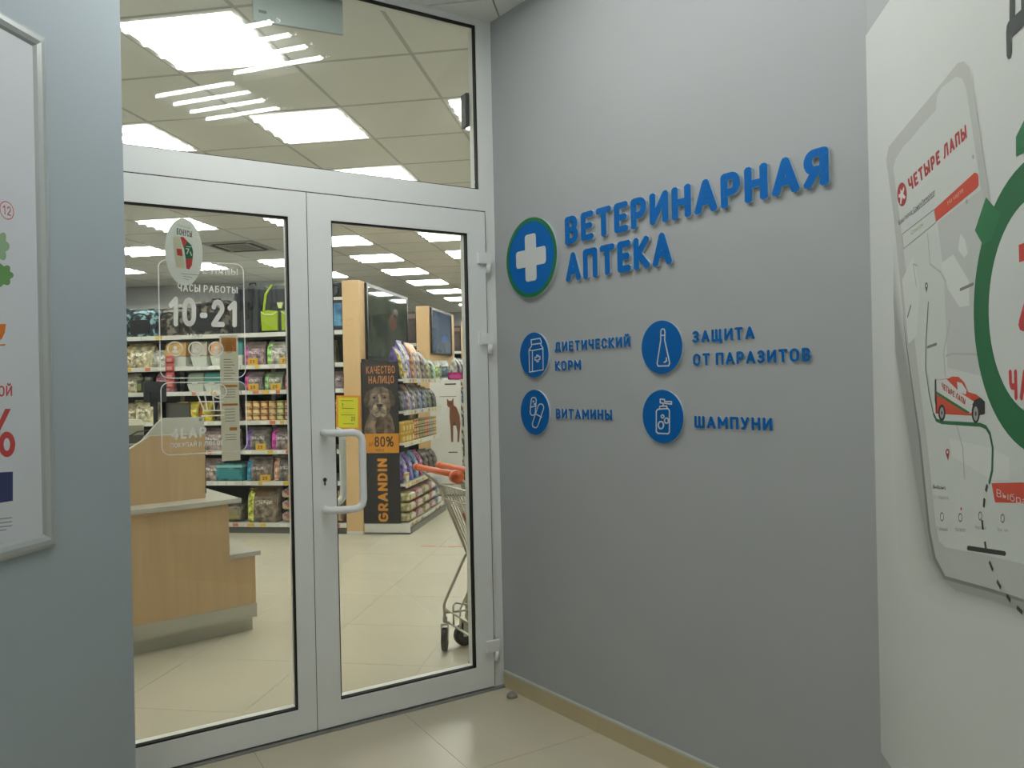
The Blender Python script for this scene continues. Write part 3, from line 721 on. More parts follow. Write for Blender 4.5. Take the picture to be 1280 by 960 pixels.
for (x, y), tx in zip(icons, ('Главная', 'Каталог', 'Корзина', 'Профиль')):
    pink('lettering', text_px(POST, tx, (x-6, y+12), (x+7, y+13), (x+7, y+18), (x-6, y+17), font=True, off=-.004), flat(150, 152, 148), 12)
pink('home_bar', [PP((1209.5, 683.5), (1211, 682), (1257, 689), (1258.5, 692), (1257, 695), (1211, 688), (1209.5, 687))], flat(52, 52, 50), 12)
# green ring with arrows, centre lettering
RC = ym(1.544, 1.652)
RO, RI = .241, .178
pink('ring_centre', [ell(RC[0], RC[1], RI+.005, RI+.005, 48)], flat(208, 212, 207), 18)
pink('green_ring', ringpolys(ell(RC[0], RC[1], RO, RO, 64), ell(RC[0], RC[1], RI, RI, 64)), flat(20, 104, 58), 19)
pink('ring_arrow', [PP((1233.4, 246.5), (1252, 268), (1240, 300), (1229.5, 306), (1219.6, 288))], flat(28, 116, 66), 20)
pink('ring_arrow', [PP((1271, 171), (1271, 196))+[(RC[0]+.06, RC[1]+RO+.02), (RC[0]+.14, RC[1]+RO*.8), (RC[0]+.05, RC[1]+RO+.12)]], flat(28, 116, 66), 20)
q = PP((1262, 462))[0]; q2 = PP((1270, 500))[0]
pink('lettering', text_m('ЧАСА', q[0], q2[1], q[0]+.15, q[1], .22), flat(196, 54, 50), 20)
q = PP((1274.5, 306))[0]; q2 = PP((1274.5, 328))[0]
pink('lettering', [[(q[0], q[1]), (q[0], q2[1]), (q[0]+.10, q2[1]), (q[0]+.10, q[1])]], flat(206, 60, 50), 20)
q = PP((1274, 405))[0]
pink('lettering', text_m('4', q[0], q[1]-.04, q[0]+.09, q[1]+.08, .2), flat(196, 54, 60), 20)
q = POST.at(1259, 60, -.004)
pink('lettering', text_m('ДОСТАВКА', q[0], 1.885, q[0]+.72, 2.075, .16, gap=.2), flat(66, 70, 66), 18)

# ================================================================== LEFT WALL: framed notice
lf = LEFT.root('framed_poster', 'silver snap frame with a white notice and red percent sign on the left wall', 'picture frame')
fx1, fz0, fz1 = 1.752, .960, 2.234; fx0 = fx1-.90
wdt, dp = .036, .016
prof = [(0, 0), (0, -.011), (.008, -.016), (.020, -.017), (.030, -.012), (wdt, -.005), (wdt, 0)]
def rail(p0, p1, inx, inz, name='frame_rail'):
    rs = []
    for (x, z), (ix, iz) in ((p0, inx), (p1, inz)):
        rs.append([(x+ix*a, y, z+iz*a) for a, y in prof])
    b = MB(); b.rings(rs); return b.build(name, M_ALU, lf, smooth=False)
rail((fx1, fz0), (fx1, fz1), (-1, 1), (-1, -1)); rail((fx0, fz0), (fx0, fz1), (1, 1), (1, -1))
rail((fx0, fz0), (fx1, fz0), (1, 1), (-1, 1)); rail((fx0, fz1), (fx1, fz1), (1, -1), (-1, -1))
MB().slab([(fx0+.02, fz0+.02), (fx1-.02, fz0+.02), (fx1-.02, fz1-.02), (fx0+.02, fz1-.02)], -.005, 0).build('print_sheet', M_PAPER2, lf)
def link_(name, polys, m, layer=0): return MB().ink(polys, -.0052-layer*.0001, 0).build(name, m, lf)
def LP(*L): return [LEFT.at(x, y, -.005) for x, y in L]
c12 = LEFT.at(8.5, 263, -.005)
link_('circle', ringpolys(ell(c12[0], c12[1], .0215, .0215, 28), ell(c12[0], c12[1], .0192, .0192, 28)), flat(196, 84, 88))
link_('lettering', text_m('12', c12[0]-.0125, c12[1]-.011, c12[0]+.0125, c12[1]+.011, .13), flat(190, 84, 90))
def mon(cx, cy, rx, ry, a0, m, lay):
    P = []
    for k in range(45):
        a = R(a0+k*8); rr = .72+.28*abs(math.cos(a*3.5)); P.append((cx+rr*rx*math.cos(a), cy+rr*ry*math.sin(a)))
    link_('leaf', [LP(*P)], m, lay)
mon(-3, 308, 15, 21, 10, flat(140, 172, 134), 0)
mon(2, 344, 15, 15, 0, flat(100, 148, 84), 1)
link_('cup', [LP((-12, 405), (7.5, 405), (6, 416), (2, 424), (-6, 428), (-12, 428))], flat(212, 118, 40))
link_('saucer', [LP((-12, 431), (7, 430), (6, 432), (-12, 434))], flat(212, 118, 40))
link_('lettering', text_px(LEFT, 'ОЙ', (-2, 482), (15, 482), (15, 495), (-2, 496), .16, off=-.005), flat(186, 70, 74))
def pel(cx, cy, rx, ry, n=28): return LP(*[(cx+rx*math.cos(2*math.pi*i/n), cy+ry*math.sin(2*math.pi*i/n)) for i in range(n)])
link_('lettering', [LP((6.5, 511), (13.5, 511), (-7, 553), (-14, 553))]+ringpolys(pel(8.5, 555.5, 10.5, 16), pel(8.5, 555.5, 4, 8))+ringpolys(pel(-16, 527, 10.5, 16), pel(-16, 527, 4, 8)), flat(190, 70, 68))
link_('blue_block', [LP((-60, 594), (16, 589.5), (16, 626), (-60, 638))], flat(52, 58, 100))
link_('small_print', [q for k in range(4) for q in strokes(LP((-60, 652+k*5.0+4), (15 if k < 3 else 8, 647+k*5.0)), .003, cap=False)], flat(150, 156, 158))

# ================================================================== decals on the left door leaf (they move with the leaf, so they are its parts)
def dec(name, polys, m, layer=0, label=None, y=.0155):
    return MB().ink(polys, y-.0001-layer*.00012, 0).build(name, m, d2, label)
OFF = .0155
def DP(*L): return [DOOR.at(x, y, OFF) for x, y in L]
a = DOOR.at(198, 323, OFF); b_ = DOOR.at(308, 471, OFF)
x0, x1 = -1.378, -1.082
def outline(z0, z1, w=.0035, r=.03): return ringpolys(rrect(x0, z0, x1, z1, r), rrect(x0+w, z0+w, x1-w, z1-w, r-w))
dec('notice_outline', outline(1.386, 1.812), M_INKW)
dec('notice_outline', outline(1.112, 1.374), M_INKW)
dec('lettering', text_px(DOOR, '10-21', (211, 370), (298, 376), (298, 409), (211, 408), .19, off=OFF, gap=.12), M_INKW)
dec('lettering', text_px(DOOR, 'ЧЕТЫРЕ ЛАПЫ', (214, 331), (297, 336), (297, 344), (214, 340), .12, off=OFF), M_INKW)
dec('lettering', text_px(DOOR, 'ЧАСЫ РАБОТЫ', (222, 354), (297, 359), (297, 367), (222, 364), .16, off=OFF), M_INKW)
dec('lettering', text_px(DOOR, 'НАС', (234, 417), (254, 418), (254, 422), (234, 421), .16, off=OFF), M_INKW)
for px_ in (219, 245, 270):
    c = DOOR.at(px_, 436, OFF); dec('round_icon', ringpolys(ell(*c, .027, .027, 24), ell(*c, .0225, .0225, 24))+[ell(c[0], c[1]+.004, .007, .007, 12), ell(c[0], c[1]-.010, .013, .006, 12)], M_INKW)
dec('lettering', text_px(DOOR, 'БОНУСЫ', (237, 455), (261, 455), (261, 459), (237, 459), .14, off=OFF), M_INKW)
c = DOOR.at(274, 489, OFF); dec('round_icon', ringpolys(ell(*c, .028, .028, 24), ell(*c, .023, .023, 24)), M_INKW)
dec('cart_icon', [q for L in ([(240, 489), (246, 491), (255, 513), (280, 513)], [(246, 494), (279, 494)], [(249, 502), (279, 502)], [(256, 494), (259, 512)], [(266, 494), (268, 512)], [(275, 494), (276, 512)], [(252, 520), (280, 519)]) for q in strokes(DP(*L), .0045)], M_INKW)
dec('lettering', text_px(DOOR, '4LАР', (214, 536), (258, 533), (258, 546), (214, 550), .2, off=OFF), M_INKW)
dec('lettering', text_px(DOOR, 'ПОКУПАЙ В ЛЮБОЕ', (213, 554), (279, 550), (279, 556), (213, 560), .16, off=OFF), M_INKW)
# oval bonus sticker
oc = ((DOOR.at(230, 315, OFF)[0]), (DOOR.at(230, 273, OFF)[1]+DOOR.at(230, 357, OFF)[1])/2)
rx, rz = .0635, (DOOR.at(230, 273, OFF)[1]-DOOR.at(230, 357, OFF)[1])/2
dec('oval_sticker', [ell(oc[0], oc[1], rx, rz, 40)], tflat(206, 212, 204), 1, 'white oval bonus sticker')
Z3 = lambda L: [DOOR.at(195+x/9.6, 265+y/9.6, OFF) for x, y in L]
dec('sticker_card', [Z3([(195, 300), (290, 300), (350, 680), (240, 660)])], tflat(208, 206, 178), 2)
dec('sticker_shape', [Z3([(290, 298), (330, 300), (375, 350), (350, 420), (330, 430)]), Z3([(245, 440), (310, 445), (320, 530), (255, 520)]), Z3([(355, 560), (440, 560), (430, 640), (400, 690), (365, 680)])], tflat(198, 76, 72), 3)
dec('sticker_shape', [Z3([(375, 350), (425, 400), (445, 470), (440, 560), (355, 560), (335, 430)])], tflat(44, 112, 74), 4)
dec('lettering', [q for L in ([(360, 440), (395, 445), (370, 500)], [(410, 480), (425, 520)]) for q in strokes(Z3(L), .004)]+strokes(Z3([(365, 415), (420, 420)]), .003), tflat(206, 212, 204), 5)
dec('lettering', text_px(DOOR, 'БОНУСЫ', (221, 285), (240, 289), (240, 297), (221, 293), .2, off=OFF), tflat(90, 96, 94), 3)
dec('lettering', text_px(DOOR, 'Получай', (222, 280), (238, 284), (238, 287.5), (222, 283), font=True, off=OFF), tflat(150, 156, 150), 3)
dec('small_print', [q for L in ([(226, 342), (249, 344)], [(229, 345), (240, 347)], [(229, 348), (236, 350)]) for q in strokes(DP(*L), .0022, cap=False)], tflat(140, 146, 142), 3)
# tall paper list hanging behind the glass
dl = DOOR.root('paper_list', 'long narrow white paper list with orange headings taped inside the left door', 'notice')
xa, xb = -1.172, -1.106; za, zb_ = 1.545, 1.078
MB().slab([(xa, zb_), (xb, zb_), (xb, za), (xa, za)], .0275, .0285).build('paper', tflat(244, 242, 232), dl)
def lst(name, polys, m, lay=0): return MB().ink(polys, .0273-lay*.0003, 0).build(name, m, dl)
def lr(u0, v0, u1, v1): return [(xa+u0*(xb-xa), za-v0*(za-zb_)), (xa+u1*(xb-xa), za-v0*(za-zb_)), (xa+u1*(xb-xa), za-v1*(za-zb_)), (xa+u0*(xb-xa), za-v1*(za-zb_))]
lst('list_heading', [lr(.1, .02, .9, .13), lr(.08, .395, .92, .415), lr(.08, .545, .92, .562), lr(.45, .735, .85, .76)], tflat(222, 150, 56))
lst('list_mark', ringpolys(ell((xa+xb)/2, za-.105*(za-zb_), .018, .018, 20), ell((xa+xb)/2, za-.105*(za-zb_), .0145, .0145, 20)), tflat(224, 196, 150), 1)
lst('small_print', [lr(.2, .19+k*.022, .6+(k*7 % 3)*.1, .196+k*.022) for k in range(8)]+[lr(.2, .43+k*.02, .8, .435+k*.02) for k in range(4)]+[lr(.2, .585+k*.024, .75, .59+k*.024) for k in range(5)]+[lr(.2, .79+k*.02, .8, .795+k*.02) for k in range(3)], tflat(150, 146, 136))

# doorstop on the lobby floor
ds = thing('door_stop', 'small grey domed door stop on the lobby floor by the corner', 'door stop', (-.545, 3.300, 0))
rs = []
for z, r_ in ((0, .021), (.006, .022), (.014, .019), (.020, .011), (.022, .004)): rs.append([(r_*math.cos(2*math.pi*i/16), r_*math.sin(2*math.pi*i/16), z) for i in range(16)])
MB().rings(rs).build('dome', flat(150, 150, 144), ds, smooth=True)
MB().cyl((0, 0, .0), (0, 0, .004), .024, 16).build('base_ring', flat(110, 110, 104), ds)

def pmat(c, sc=16, r=.35):
    n = 'printed_film_%d_%d_%d_%d' % (*c, sc)
    if n in MC: return MC[n]
    f = lambda k: rgb(*(max(0, min(255, int(x*k))) for x in c))
    return ramp_mat(n, [(.34, f(.55)), (.47, f(.92)), (.56, f(1.06)), (.68, f(1.32))], sc, r)
# ================================================================== THE SHOP: product builders (meshes cached by look)
PM = {}
def cached(key, fn):
    if key not in PM: PM[key] = fn()
    return PM[key]
def add(t, name, key, fn, m, loc=None, label=None):
    """part of thing t whose mesh is shared between alike things"""
    k = (name,)+key+(m.name,)
    if k not in PM:
        o = fn().build(name, m, t, label); PM[k] = o.data
    else: o = put(name, PM[k], t, label)
    if loc: o.location = loc
    return o
def pillow(w, d, h, v=0):
    b = MB(); rs = []; rn = random.Random(v*17+int(w*1000))
    for z, fw, fd in ((0, .94, .96), (.12, 1, 1), (.45, 1, .98), (.7, .99, .8), (.86, .97, .45), (.93, .96, .10), (1.0, .96, .06)):
        j = .05 if .05 < z < .9 else .012
        rs.append([(w/2*fw*c*(1+rn.uniform(-j, 0)), d/2*fd*s_*(1+rn.uniform(-j*2.4, 0)), h*z+(rn.uniform(-.02, .02)*h if z > .3 and z < .95 else 0)) for c, s_ in SQ])
    b.rings(rs); return b
SQ = [(1, .6), (.82, .95), (.4, 1), (-.4, 1), (-.82, .95), (-1, .6), (-1, -.6), (-.82, -.95), (-.4, -1), (.4, -1), (.82, -.95), (1, -.6)]
def front_patch(w, d, h, u0, u1, v0, v1, push=.003):
    """label lying on the bulged front of a pouch"""
    prof = ((0, .96), (.12, 1), (.45, .98), (.7, .8), (.86, .45), (.93, .10), (1.0, .06))
    def dep(v):
        for (a, x), (b_, y) in zip(prof, prof[1:]):
            if v <= b_: return x+(y-x)*(v-a)/(b_-a)
        return .06
    b = MB(); n = 5; m_ = 3; k = len(b.v); vs = []
    for j in range(n+1):
        v = v0+(v1-v0)*j/n
        for i in range(m_+1):
            u = u0+(u1-u0)*i/m_; f = 1 if abs(u) < .4 else 1-.05*(abs(u)-.4)/.42-(.35*(abs(u)-.82)/.18 if abs(u) > .82 else 0)
            vs.append((u*w/2, -d/2*dep(v)*f-push, v*h))
    fs = [(j*(m_+1)+i, j*(m_+1)+i+1, (j+1)*(m_+1)+i+1, (j+1)*(m_+1)+i) for j in range(n) for i in range(m_)]
    return b.add(vs, fs)
PV = [0]
def pouch(name, label, group, loc, rot, w, d, h, c_body, c_panel, c_band, c_top=None, tilt=0):
    t = thing(name, label, 'pet food bag', loc, rot, group)
    K = (round(w, 3), round(d, 3), round(h, 3))
    if tilt: t.rotation_euler = (R(-tilt), 0, rot)
    PV[0] = (PV[0]+1) % 4; vv = PV[0]
    add(t, 'body', K+(vv+10,), lambda: pillow(w, d, h, vv), pmat(c_body, 14))
    add(t, 'front_panel', K+(1,), lambda: front_patch(w, d, h, -.50, .9, .14, .70), pmat(c_panel, 22))
    add(t, 'side_stripe', K+(2,), lambda: front_patch(w, d, h, -.96, -.50, .04, .90, .0045), pmat(c_band, 30))
    add(t, 'brand_band', K+(3,), lambda: front_patch(w, d, h, -.40, .6, .48, .60, .006), pmat(tuple(min(255, x+50) for x in c_panel), 60))
    if c_top: add(t, 'top_band', K+(4,), lambda: front_patch(w, d, h, -.93, .93, .70, .97, .005), flat(*c_top, .3))
    return t
def sack(label, group, loc, rot, w, d, h, c1, c2, c3, tilt=0):
    """sack lying flat, its bottom end towards the viewer"""
    t = thing('food_sack', label, 'pet food bag', loc, rot, group)
    if tilt: t.rotation_euler = (0, R(tilt), rot)
    K = (round(w, 3), round(d, 3), round(h, 3))
    def bd():
        b = MB(); rs = []
        for y, f, g_ in ((-.5, .90, .55), (-.47, .97, .8), (-.3, 1, 1), (.3, 1, 1), (.47, .9, .5), (.5, .85, .12)):
            rs.append([(w/2*f*c, d*y, h/2+h/2*g_*s_) for c, s_ in SQ])
        return b.rings(rs)
    add(t, 'body', K, bd, pmat(c1, 18))
    add(t, 'end_label', K+(1,), lambda: MB().slab([(-w*.30, h*.26), (w*.34, h*.26), (w*.34, h*.76), (-w*.30, h*.76)], -d/2-.004, -d/2+.01), flat(*c2, .35))
    add(t, 'bottom_stripe', K+(2,), lambda: MB().slab([(-w*.40, h*.22), (w*.40, h*.22), (w*.38, h*.36), (-w*.38, h*.36)], -d/2-.006, -d/2+.01), flat(*c3, .35))
    return t
def can(label, group, loc, rot, r_, h, c1, c2, name='food_can'):
    t = thing(name, label, 'can', loc, rot, group)
    K = (round(r_, 4), round(h, 3))
    add(t, 'body', K, lambda: MB().cyl((0, 0, .004), (0, 0, h-.004), r_, 12), pmat(c1, 30))
    add(t, 'rim', K+(1,), lambda: MB().cyl((0, 0, h-.004), (0, 0, h), r_*1.02, 12).cyl((0, 0, 0), (0, 0, .004), r_*1.02, 12), M_METAL)
    def lab():
        b = MB(); n = 5; vs = []
        for z in (h*.22, h*.68):
            for i in range(n+1):
                a = R(-90-50+100*i/n); vs.append((r_*1.015*math.cos(a), r_*1.015*math.sin(a), z))
        return b.add(vs, [(i, i+1, n+2+i, n+1+i) for i in range(n)])
    add(t, 'label_patch', K+(2,), lab, flat(*c2, .35)); return t
def carton(label, group, loc, rot, w, d, h, c1, c2, c3=None, name='carton', cat='box'):
    t = thing(name, label, cat, loc, rot, group); K = (round(w, 3), round(d, 3), round(h, 3))
    add(t, 'box_body', K, lambda: MB().box((-w/2, -d/2, 0), (w/2, d/2, h)), pmat(c1, 12))
    add(t, 'front_print', K+(1,), lambda: MB().slab(rrect(-w*.4, h*.15, w*.4, h*.68, .01, 2), -d/2-.0015, -d/2), flat(*c2, .4))
    if c3: add(t, 'top_stripe', K+(2,), lambda: MB().box((-w/2-.0008, -d/2-.001, h*.78), (w/2+.0008, d/2, h*.92)), flat(*c3, .4))
    return t
def litter_tray(label, group, loc, rot, w, d, h, c_top):
    t = thing('litter_tray', label, 'litter tray', loc, rot, group); K = (round(w, 3), round(d, 3), round(h, 3))
    def base():
        b = MB(); f = .86; z1 = h*.42; g_ = .012
        b.rings([[(-w/2*f, -d/2*f, 0), (w/2*f, -d/2*f, 0), (w/2*f, d/2*f, 0), (-w/2*f, d/2*f, 0)], [(-w/2, -d/2, z1), (w/2, -d/2, z1), (w/2, d/2, z1), (-w/2, d/2, z1)],
                 [(-w/2+g_, -d/2+g_, z1), (w/2-g_, -d/2+g_, z1), (w/2-g_, d/2-g_, z1), (-w/2+g_, d/2-g_, z1)], [(-w/2*f+g_, -d/2*f+g_, .01), (w/2*f-g_, -d/2*f+g_, .01), (w/2*f-g_, d/2*f-g_, .01), (-w/2*f+g_, d/2*f-g_, .01)]])
        return b
    add(t, 'basin', K, base, flat(214, 220, 208, .35))
    def hood():
        b = MB(); z1 = h*.44
        b.rings([[(-w/2*.99, -d/2*.99, z1), (w/2*.99, -d/2*.99, z1), (w/2*.99, d/2*.99, z1), (-w/2*.99, d/2*.99, z1)], [(-w/2*.93, -d/2*.9, h*.9), (w/2*.93, -d/2*.9, h*.9), (w/2*.93, d/2*.9, h*.9), (-w/2*.93, d/2*.9, h*.9)],
                 [(-w/2*.85, -d/2*.8, h), (w/2*.85, -d/2*.8, h), (w/2*.85, d/2*.8, h), (-w/2*.85, d/2*.8, h)]])
        return b
    add(t, 'hood', K+(1,), hood, flat(*c_top, .35))
    add(t, 'rim_clip', K+(2,), lambda: MB().box((-.03, -d/2-.006, h*.38), (.03, -d/2+.004, h*.50)), flat(196, 200, 190, .35)); return t
def jar(label, group, loc, rot, r_, h, c1, c2, c3):
    t = thing('jar', label, 'jar', loc, rot, group); K = (round(r_, 3), round(h, 3))
    add(t, 'body', K, lambda: MB().cyl((0, 0, 0), (0, 0, h*.82), r_, 12), flat(*c1, .3))
    add(t, 'lid', K+(1,), lambda: MB().cyl((0, 0, h*.82), (0, 0, h), r_*.92, 12), flat(*c2, .35))
    add(t, 'label_patch', K+(2,), lambda: MB().slab([(-r_*.6, h*.15), (r_*.6, h*.15), (r_*.6, h*.6), (-r_*.6, h*.6)], -r_*1.03, -r_*.7), flat(*c3, .4)); return t
def carrier(label, group, loc, rot, w, d, h, m_body, m_pocket, m_pipe, style):
    t = thing('pet_carrier', label, 'pet carrier bag', loc, rot, group)
    b = MB(); rs = []
    for z, f, g_ in ((0, .96, .96), (.06, 1, 1), (.6, .98, .96), (.9, .90, .8), (.98, .8, .6), (1, .7, .4)):
        rs.append([(w/2*f*c, d/2*g_*s_, h*z) for c, s_ in SQ])
    b.rings(rs).build('body', m_body, t)
    if style == 'pocket':
        for sx in (-1, 1):
            q = MB().slab([(sx*.02, h*.05), (sx*w*.44, h*.05), (sx*w*.46, h*.42), (sx*w*.30, h*.47), (sx*.02, h*.44)] if sx > 0 else [(-w*.44, h*.05), (-.02, h*.05), (-.02, h*.44), (-w*.30, h*.47), (-w*.46, h*.42)], -d/2-.022, -d/2+.03).build('pocket', m_pocket, t)
            MB().tube([(sx*.02, -d/2-.024, h*.43), (sx*w*.16, -d/2-.026, h*.37), (sx*w*.36, -d/2-.026, h*.38), (sx*w*.45, -d/2-.022, h*.44)], .006, 6).build('piping', m_pipe, q)
        MB().tube([(-w*.40, -d/2-.006, h*.45), (-w*.38, -d/2*.85-.004, h*.8), (-w*.28, -d/2*.6, h*1.0)], .012, 6).build('strap', m_pocket, t)
        MB().slab([(-.015, h*.5), (.015, h*.5), (.03, h*.62), (-.03, h*.62)], -d/2-.006, -d/2+.02).build('buckle', m_pipe, t)
    elif style == 'mesh':
        MB().slab(rrect(-w*.34, h*.12, w*.34, h*.62, .03, 3), -d/2-.012, -d/2+.02).build('mesh_window', m_pocket, t)
        MB().tube([(-w*.36, -d/2*.9, h*.66), (-w*.2, -d/2-.01, h*.8), (0, -d/2-.012, h*.84), (w*.2, -d/2-.01, h*.8), (w*.36, -d/2*.9, h*.66)], .008, 6).build('zip', m_pipe, t)
    else:
        for sx in (-1, 1): MB().box((sx*w*.2-.015, -d/2-.008, h*.04), (sx*w*.2+.015, -d/2+.03, h*.9)).build('strap', m_pipe, t)
        MB().slab(rrect(-w*.14, h*.3, w*.14, h*.66, .015, 2), -d/2-.014, -d/2+.02).build('pocket', m_pocket, t)
    MB().tube([(-w*.12, 0, h*.97), (-w*.09, 0, h*1.06), (w*.09, 0, h*1.06), (w*.12, 0, h*.97)], .008, 6).build('handle', m_pipe, t)
    return t

# ------------------------------------------------------------------ long shelf units
LEV = [.098, .485, .775, 1.050, 1.333, 1.571, 1.867]
levn = ['bottom shelf', 'second lowest shelf', 'third lowest shelf', 'middle shelf', 'shelf above the middle', 'shelf under the top', 'top shelf']
tagm = {}
def price_tags(parent, x0, x1, y, z, step=.11, seed=0, face='y', p=.75):
    rnd = random.Random(seed); x = x0+.03
    while x < x1-.06:
        w_ = rnd.choice((.04, .055, .07)); c = rnd.choice((0, 0, 0, 1, 2))
        if rnd.random() < p:
            key = (w_, c)
            if key not in tagm:
                m = (flat(232, 232, 226), flat(222, 184, 60), flat(212, 120, 90))[c]
                tagm[key] = MB().box((0, -.0012, -.015), (w_, 0, .015)).build('price_tag', m, parent)
                o = tagm[key]; o.location = (x, y, z)
            else:
                o = put('price_tag', tagm[key].data, parent, loc=(x, y, z))
        x += w_+rnd.uniform(.01, .08)
def gondola(name_label, X0, X1, Y, depth, bays, levels, extra_top=None):
    g_ = thing('shelf_unit', name_label, 'shelf unit', (0, Y, 0))
    MB().box((X0, depth/2-.02, .02), (X1, depth/2+.02, levels[-1]+.0)).build('back_panel', M_BACK, g_)
    MB().box((X0, .03, 0), (X1, depth-.03, levels[0]-.03)).build('plinth', flat(112, 110, 102), g_)
    for k in range(bays+1):
        x = X1-(X1-X0)*k/bays
        MB().box((x-.02 if k else x-.04, depth/2-.04, 0), (x+.02 if k else x, depth/2+.04, levels[-1])).build('upright', M_SHELF, g_)
    for k in range(bays):
        xa_, xb_ = X0+(X1-X0)*k/bays+.003, X0+(X1-X0)*(k+1)/bays-.003
        for li, z in enumerate(levels):
            m = M_SHELF
            s_ = MB().box((xa_, .012, z-.022), (xb_, depth/2-.02, z)).build('shelf_board', m, g_)
            MB().box((xa_, 0, z-.036), (xb_, .012, z+.004)).build('price_rail', M_SHELF, s_)
            price_tags(s_, xa_, xb_, -.0003, z-.016, seed=k*31+li*7+int(Y*10), p=.8 if li < len(levels)-1 else .15)
    return g_
GX0, GX1 = -5.64, -2.62
G1 = gondola('long pet food shelf unit facing the doors behind the cash desk', GX0, GX1, 6.80, 1.40, 3, LEV)
G2 = gondola('second long shelf unit seen over and behind the first one', GX0, GX1, 9.25, 1.30, 3, [.098, .485, .9, 1.333, 1.867])
G3 = gondola('third long shelf unit glimpsed far behind the blue screen', GX0, GX1, 11.75, 1.30, 3, [.098, .485, .9, 1.333, 1.867])

def panel(g_, dep):
    o = MB().box((-2.6195, 0, 0), (-2.460, dep, 2.322)).build('end_panel', M_POST, g_)
    MB().box((-2.6195, -.004, 0), (-2.460, .0, .03)).build('foot_strip', M_SHELF, o)
panel(G1, 1.45); panel(G2, 1.35); panel(G3, 1.35)
M_SC1 = ramp_mat('dark_aquarium_print', [(.30, rgb(24, 28, 30)), (.46, rgb(40, 48, 42)), (.58, rgb(66, 80, 62)), (.72, rgb(30, 36, 38))], 4.5, .04)
M_SC2 = ramp_mat('blue_tank_print', [(.30, rgb(44, 62, 88)), (.5, rgb(66, 88, 126)), (.65, rgb(88, 106, 116)), (.8, rgb(48, 74, 130))], 2.6, .05)
def screen(X, Y0, Y1, z0, z1, m, lab, fish=None):
    t = thing('display_screen', lab, 'screen', (X, Y0, z0), R(90)); w_, h_ = Y1-Y0, z1-z0
    MB().box((0, -.018, 0), (w_, -.002, h_)).build('casing', M_DARKM, t)
    MB().box((.03, -.020, .03), (w_-.03, -.018, h_-.03)).build('picture', m, t)
    b = MB()
    for a, c in (((0, 0), (w_, .03)), ((0, h_-.03), (w_, h_)), ((0, .03), (.03, h_-.03)), ((w_-.03, .03), (w_, h_-.03))): b.box((a[0], -.026, a[1]), (c[0], -.018, c[1]))
    b.build('bezel', flat(24, 28, 30, .3), t)
    if fish:
        for (cx, cz, r1, r2, c) in fish: MB().ink([ell(cx, cz, r1, r2, 14)], -.0204).build('printed_shape', flat(*c, .15), t)
screen(-2.46, 6.95, 8.28, 1.600, 2.315, M_SC1, 'dark glossy display with green picture above the dog banner', [(.80, .40, .12, .085, (112, 62, 46)), (.90, .50, .09, .05, (60, 44, 40))])
screen(-2.46, 9.30, 10.36, 1.740, 2.310, M_SC2, 'bluish display screen on the second beech end panel', [(.66, .22, .14, .05, (60, 104, 190))])

# banners (edge panels facing the doors)
def endcap(Y, Yd, lab, base_lab):
    t = thing('end_shelf', lab, 'shelf unit', (-2.46, Y, 0), 0)
    MB().box((0, 0, .02), (.03, Yd, 1.60)).build('back_panel', M_BACK, t)
    MB().prism([(0, .005), (.43, .005), (.43, .0), (.43, Yd-.0), (.0, Yd)], .0, .075).build('plinth', flat(140, 140, 132), t)
    MB().box((0, -.012, .018), (.432, .0, .098)).build('base_front', M_SHELF, t)
    for z, dd in ((.098, .43), (.452, .40), (.825, .40), (1.115, .40), (1.410, .40)):
        s_ = MB().box((.03, .012, z-.02), (dd-.012, Yd, z)).build('shelf_board', M_SHELF, t)
        MB().box((dd-.012, .012, z-.036), (dd, Yd, z+.006)).build('price_rail', M_SHELF, s_)
        rnd = random.Random(int(z*100)); y = .05
        while y < Yd-.1:
            o = MB().box((dd, y, z-.03), (dd+.0015, y+.055, z-.002)).build('price_tag', flat(*rnd.choice(((226, 226, 220), (226, 226, 220), (220, 196, 90), (196, 150, 120)))), s_)
            y += rnd.uniform(.08, .16)
    return t
endcap(6.83, 1.36, 'white end shelf of colourful pet food right of the dog banner', '')
endcap(9.25, 1.30, 'white end shelf of pale bags behind the cat banner', '')
bn = thing('dog_banner', 'tall black banner with a brown dog, orange 80% block and vertical orange lettering', 'banner', (-2.463, 6.812, .105))
BW, BH = .350, 1.463
MB().slab([(0, 0), (BW, 0), (BW, BH), (0, BH)], 0, .012).build('board', flat(42, 40, 42), bn)
def bi(name, polys, m, lay=0, lab=None): return MB().ink(polys, -.0005-lay*.0002, 0).build(name, m, bn, lab)
OR_ = flat(206, 138, 40)
bi('lettering', text_m('КАЧЕСТВО', .055, BH-.105, .325, BH-.035, .15, gap=.14), flat(196, 128, 68))
bi('lettering', text_m('НАЛИЦО', .075, BH-.195, .315, BH-.125, .15, gap=.14), flat(196, 128, 68))
bi('small_mark', [ell(.175, BH-.235, .008, .008, 10)], flat(200, 200, 196))
DG1, DG2, DG3, DG4 = pmat((118, 102, 88), 14), pmat((84, 70, 60), 18), pmat((152, 136, 120), 20), flat(20, 16, 16)
def dq(L): return [(.175+x*.0112, .813+y*.01) for x, y in L]     # dog drawn in centimetres, origin under its chest
bi('dog_body', [dq([(-13.5, -2), (-13, 6), (-11, 14), (-8, 19), (8, 19), (10.5, 14), (12, 6), (12.5, -2)])], DG1, 1)
bi('dog_shade', [dq([(-3, -2), (-4, 8), (-2, 14), (3, 14), (4, 8), (3, -2)])], DG2, 2)
bi('dog_head', [dq([(-8, 18), (-9.5, 26), (-9.5, 34), (-7.5, 40), (-3, 42.5), (3, 42.5), (7.5, 40), (9.5, 34), (9.5, 26), (8, 18), (4, 14.5), (-4, 14.5)])], DG1, 3)
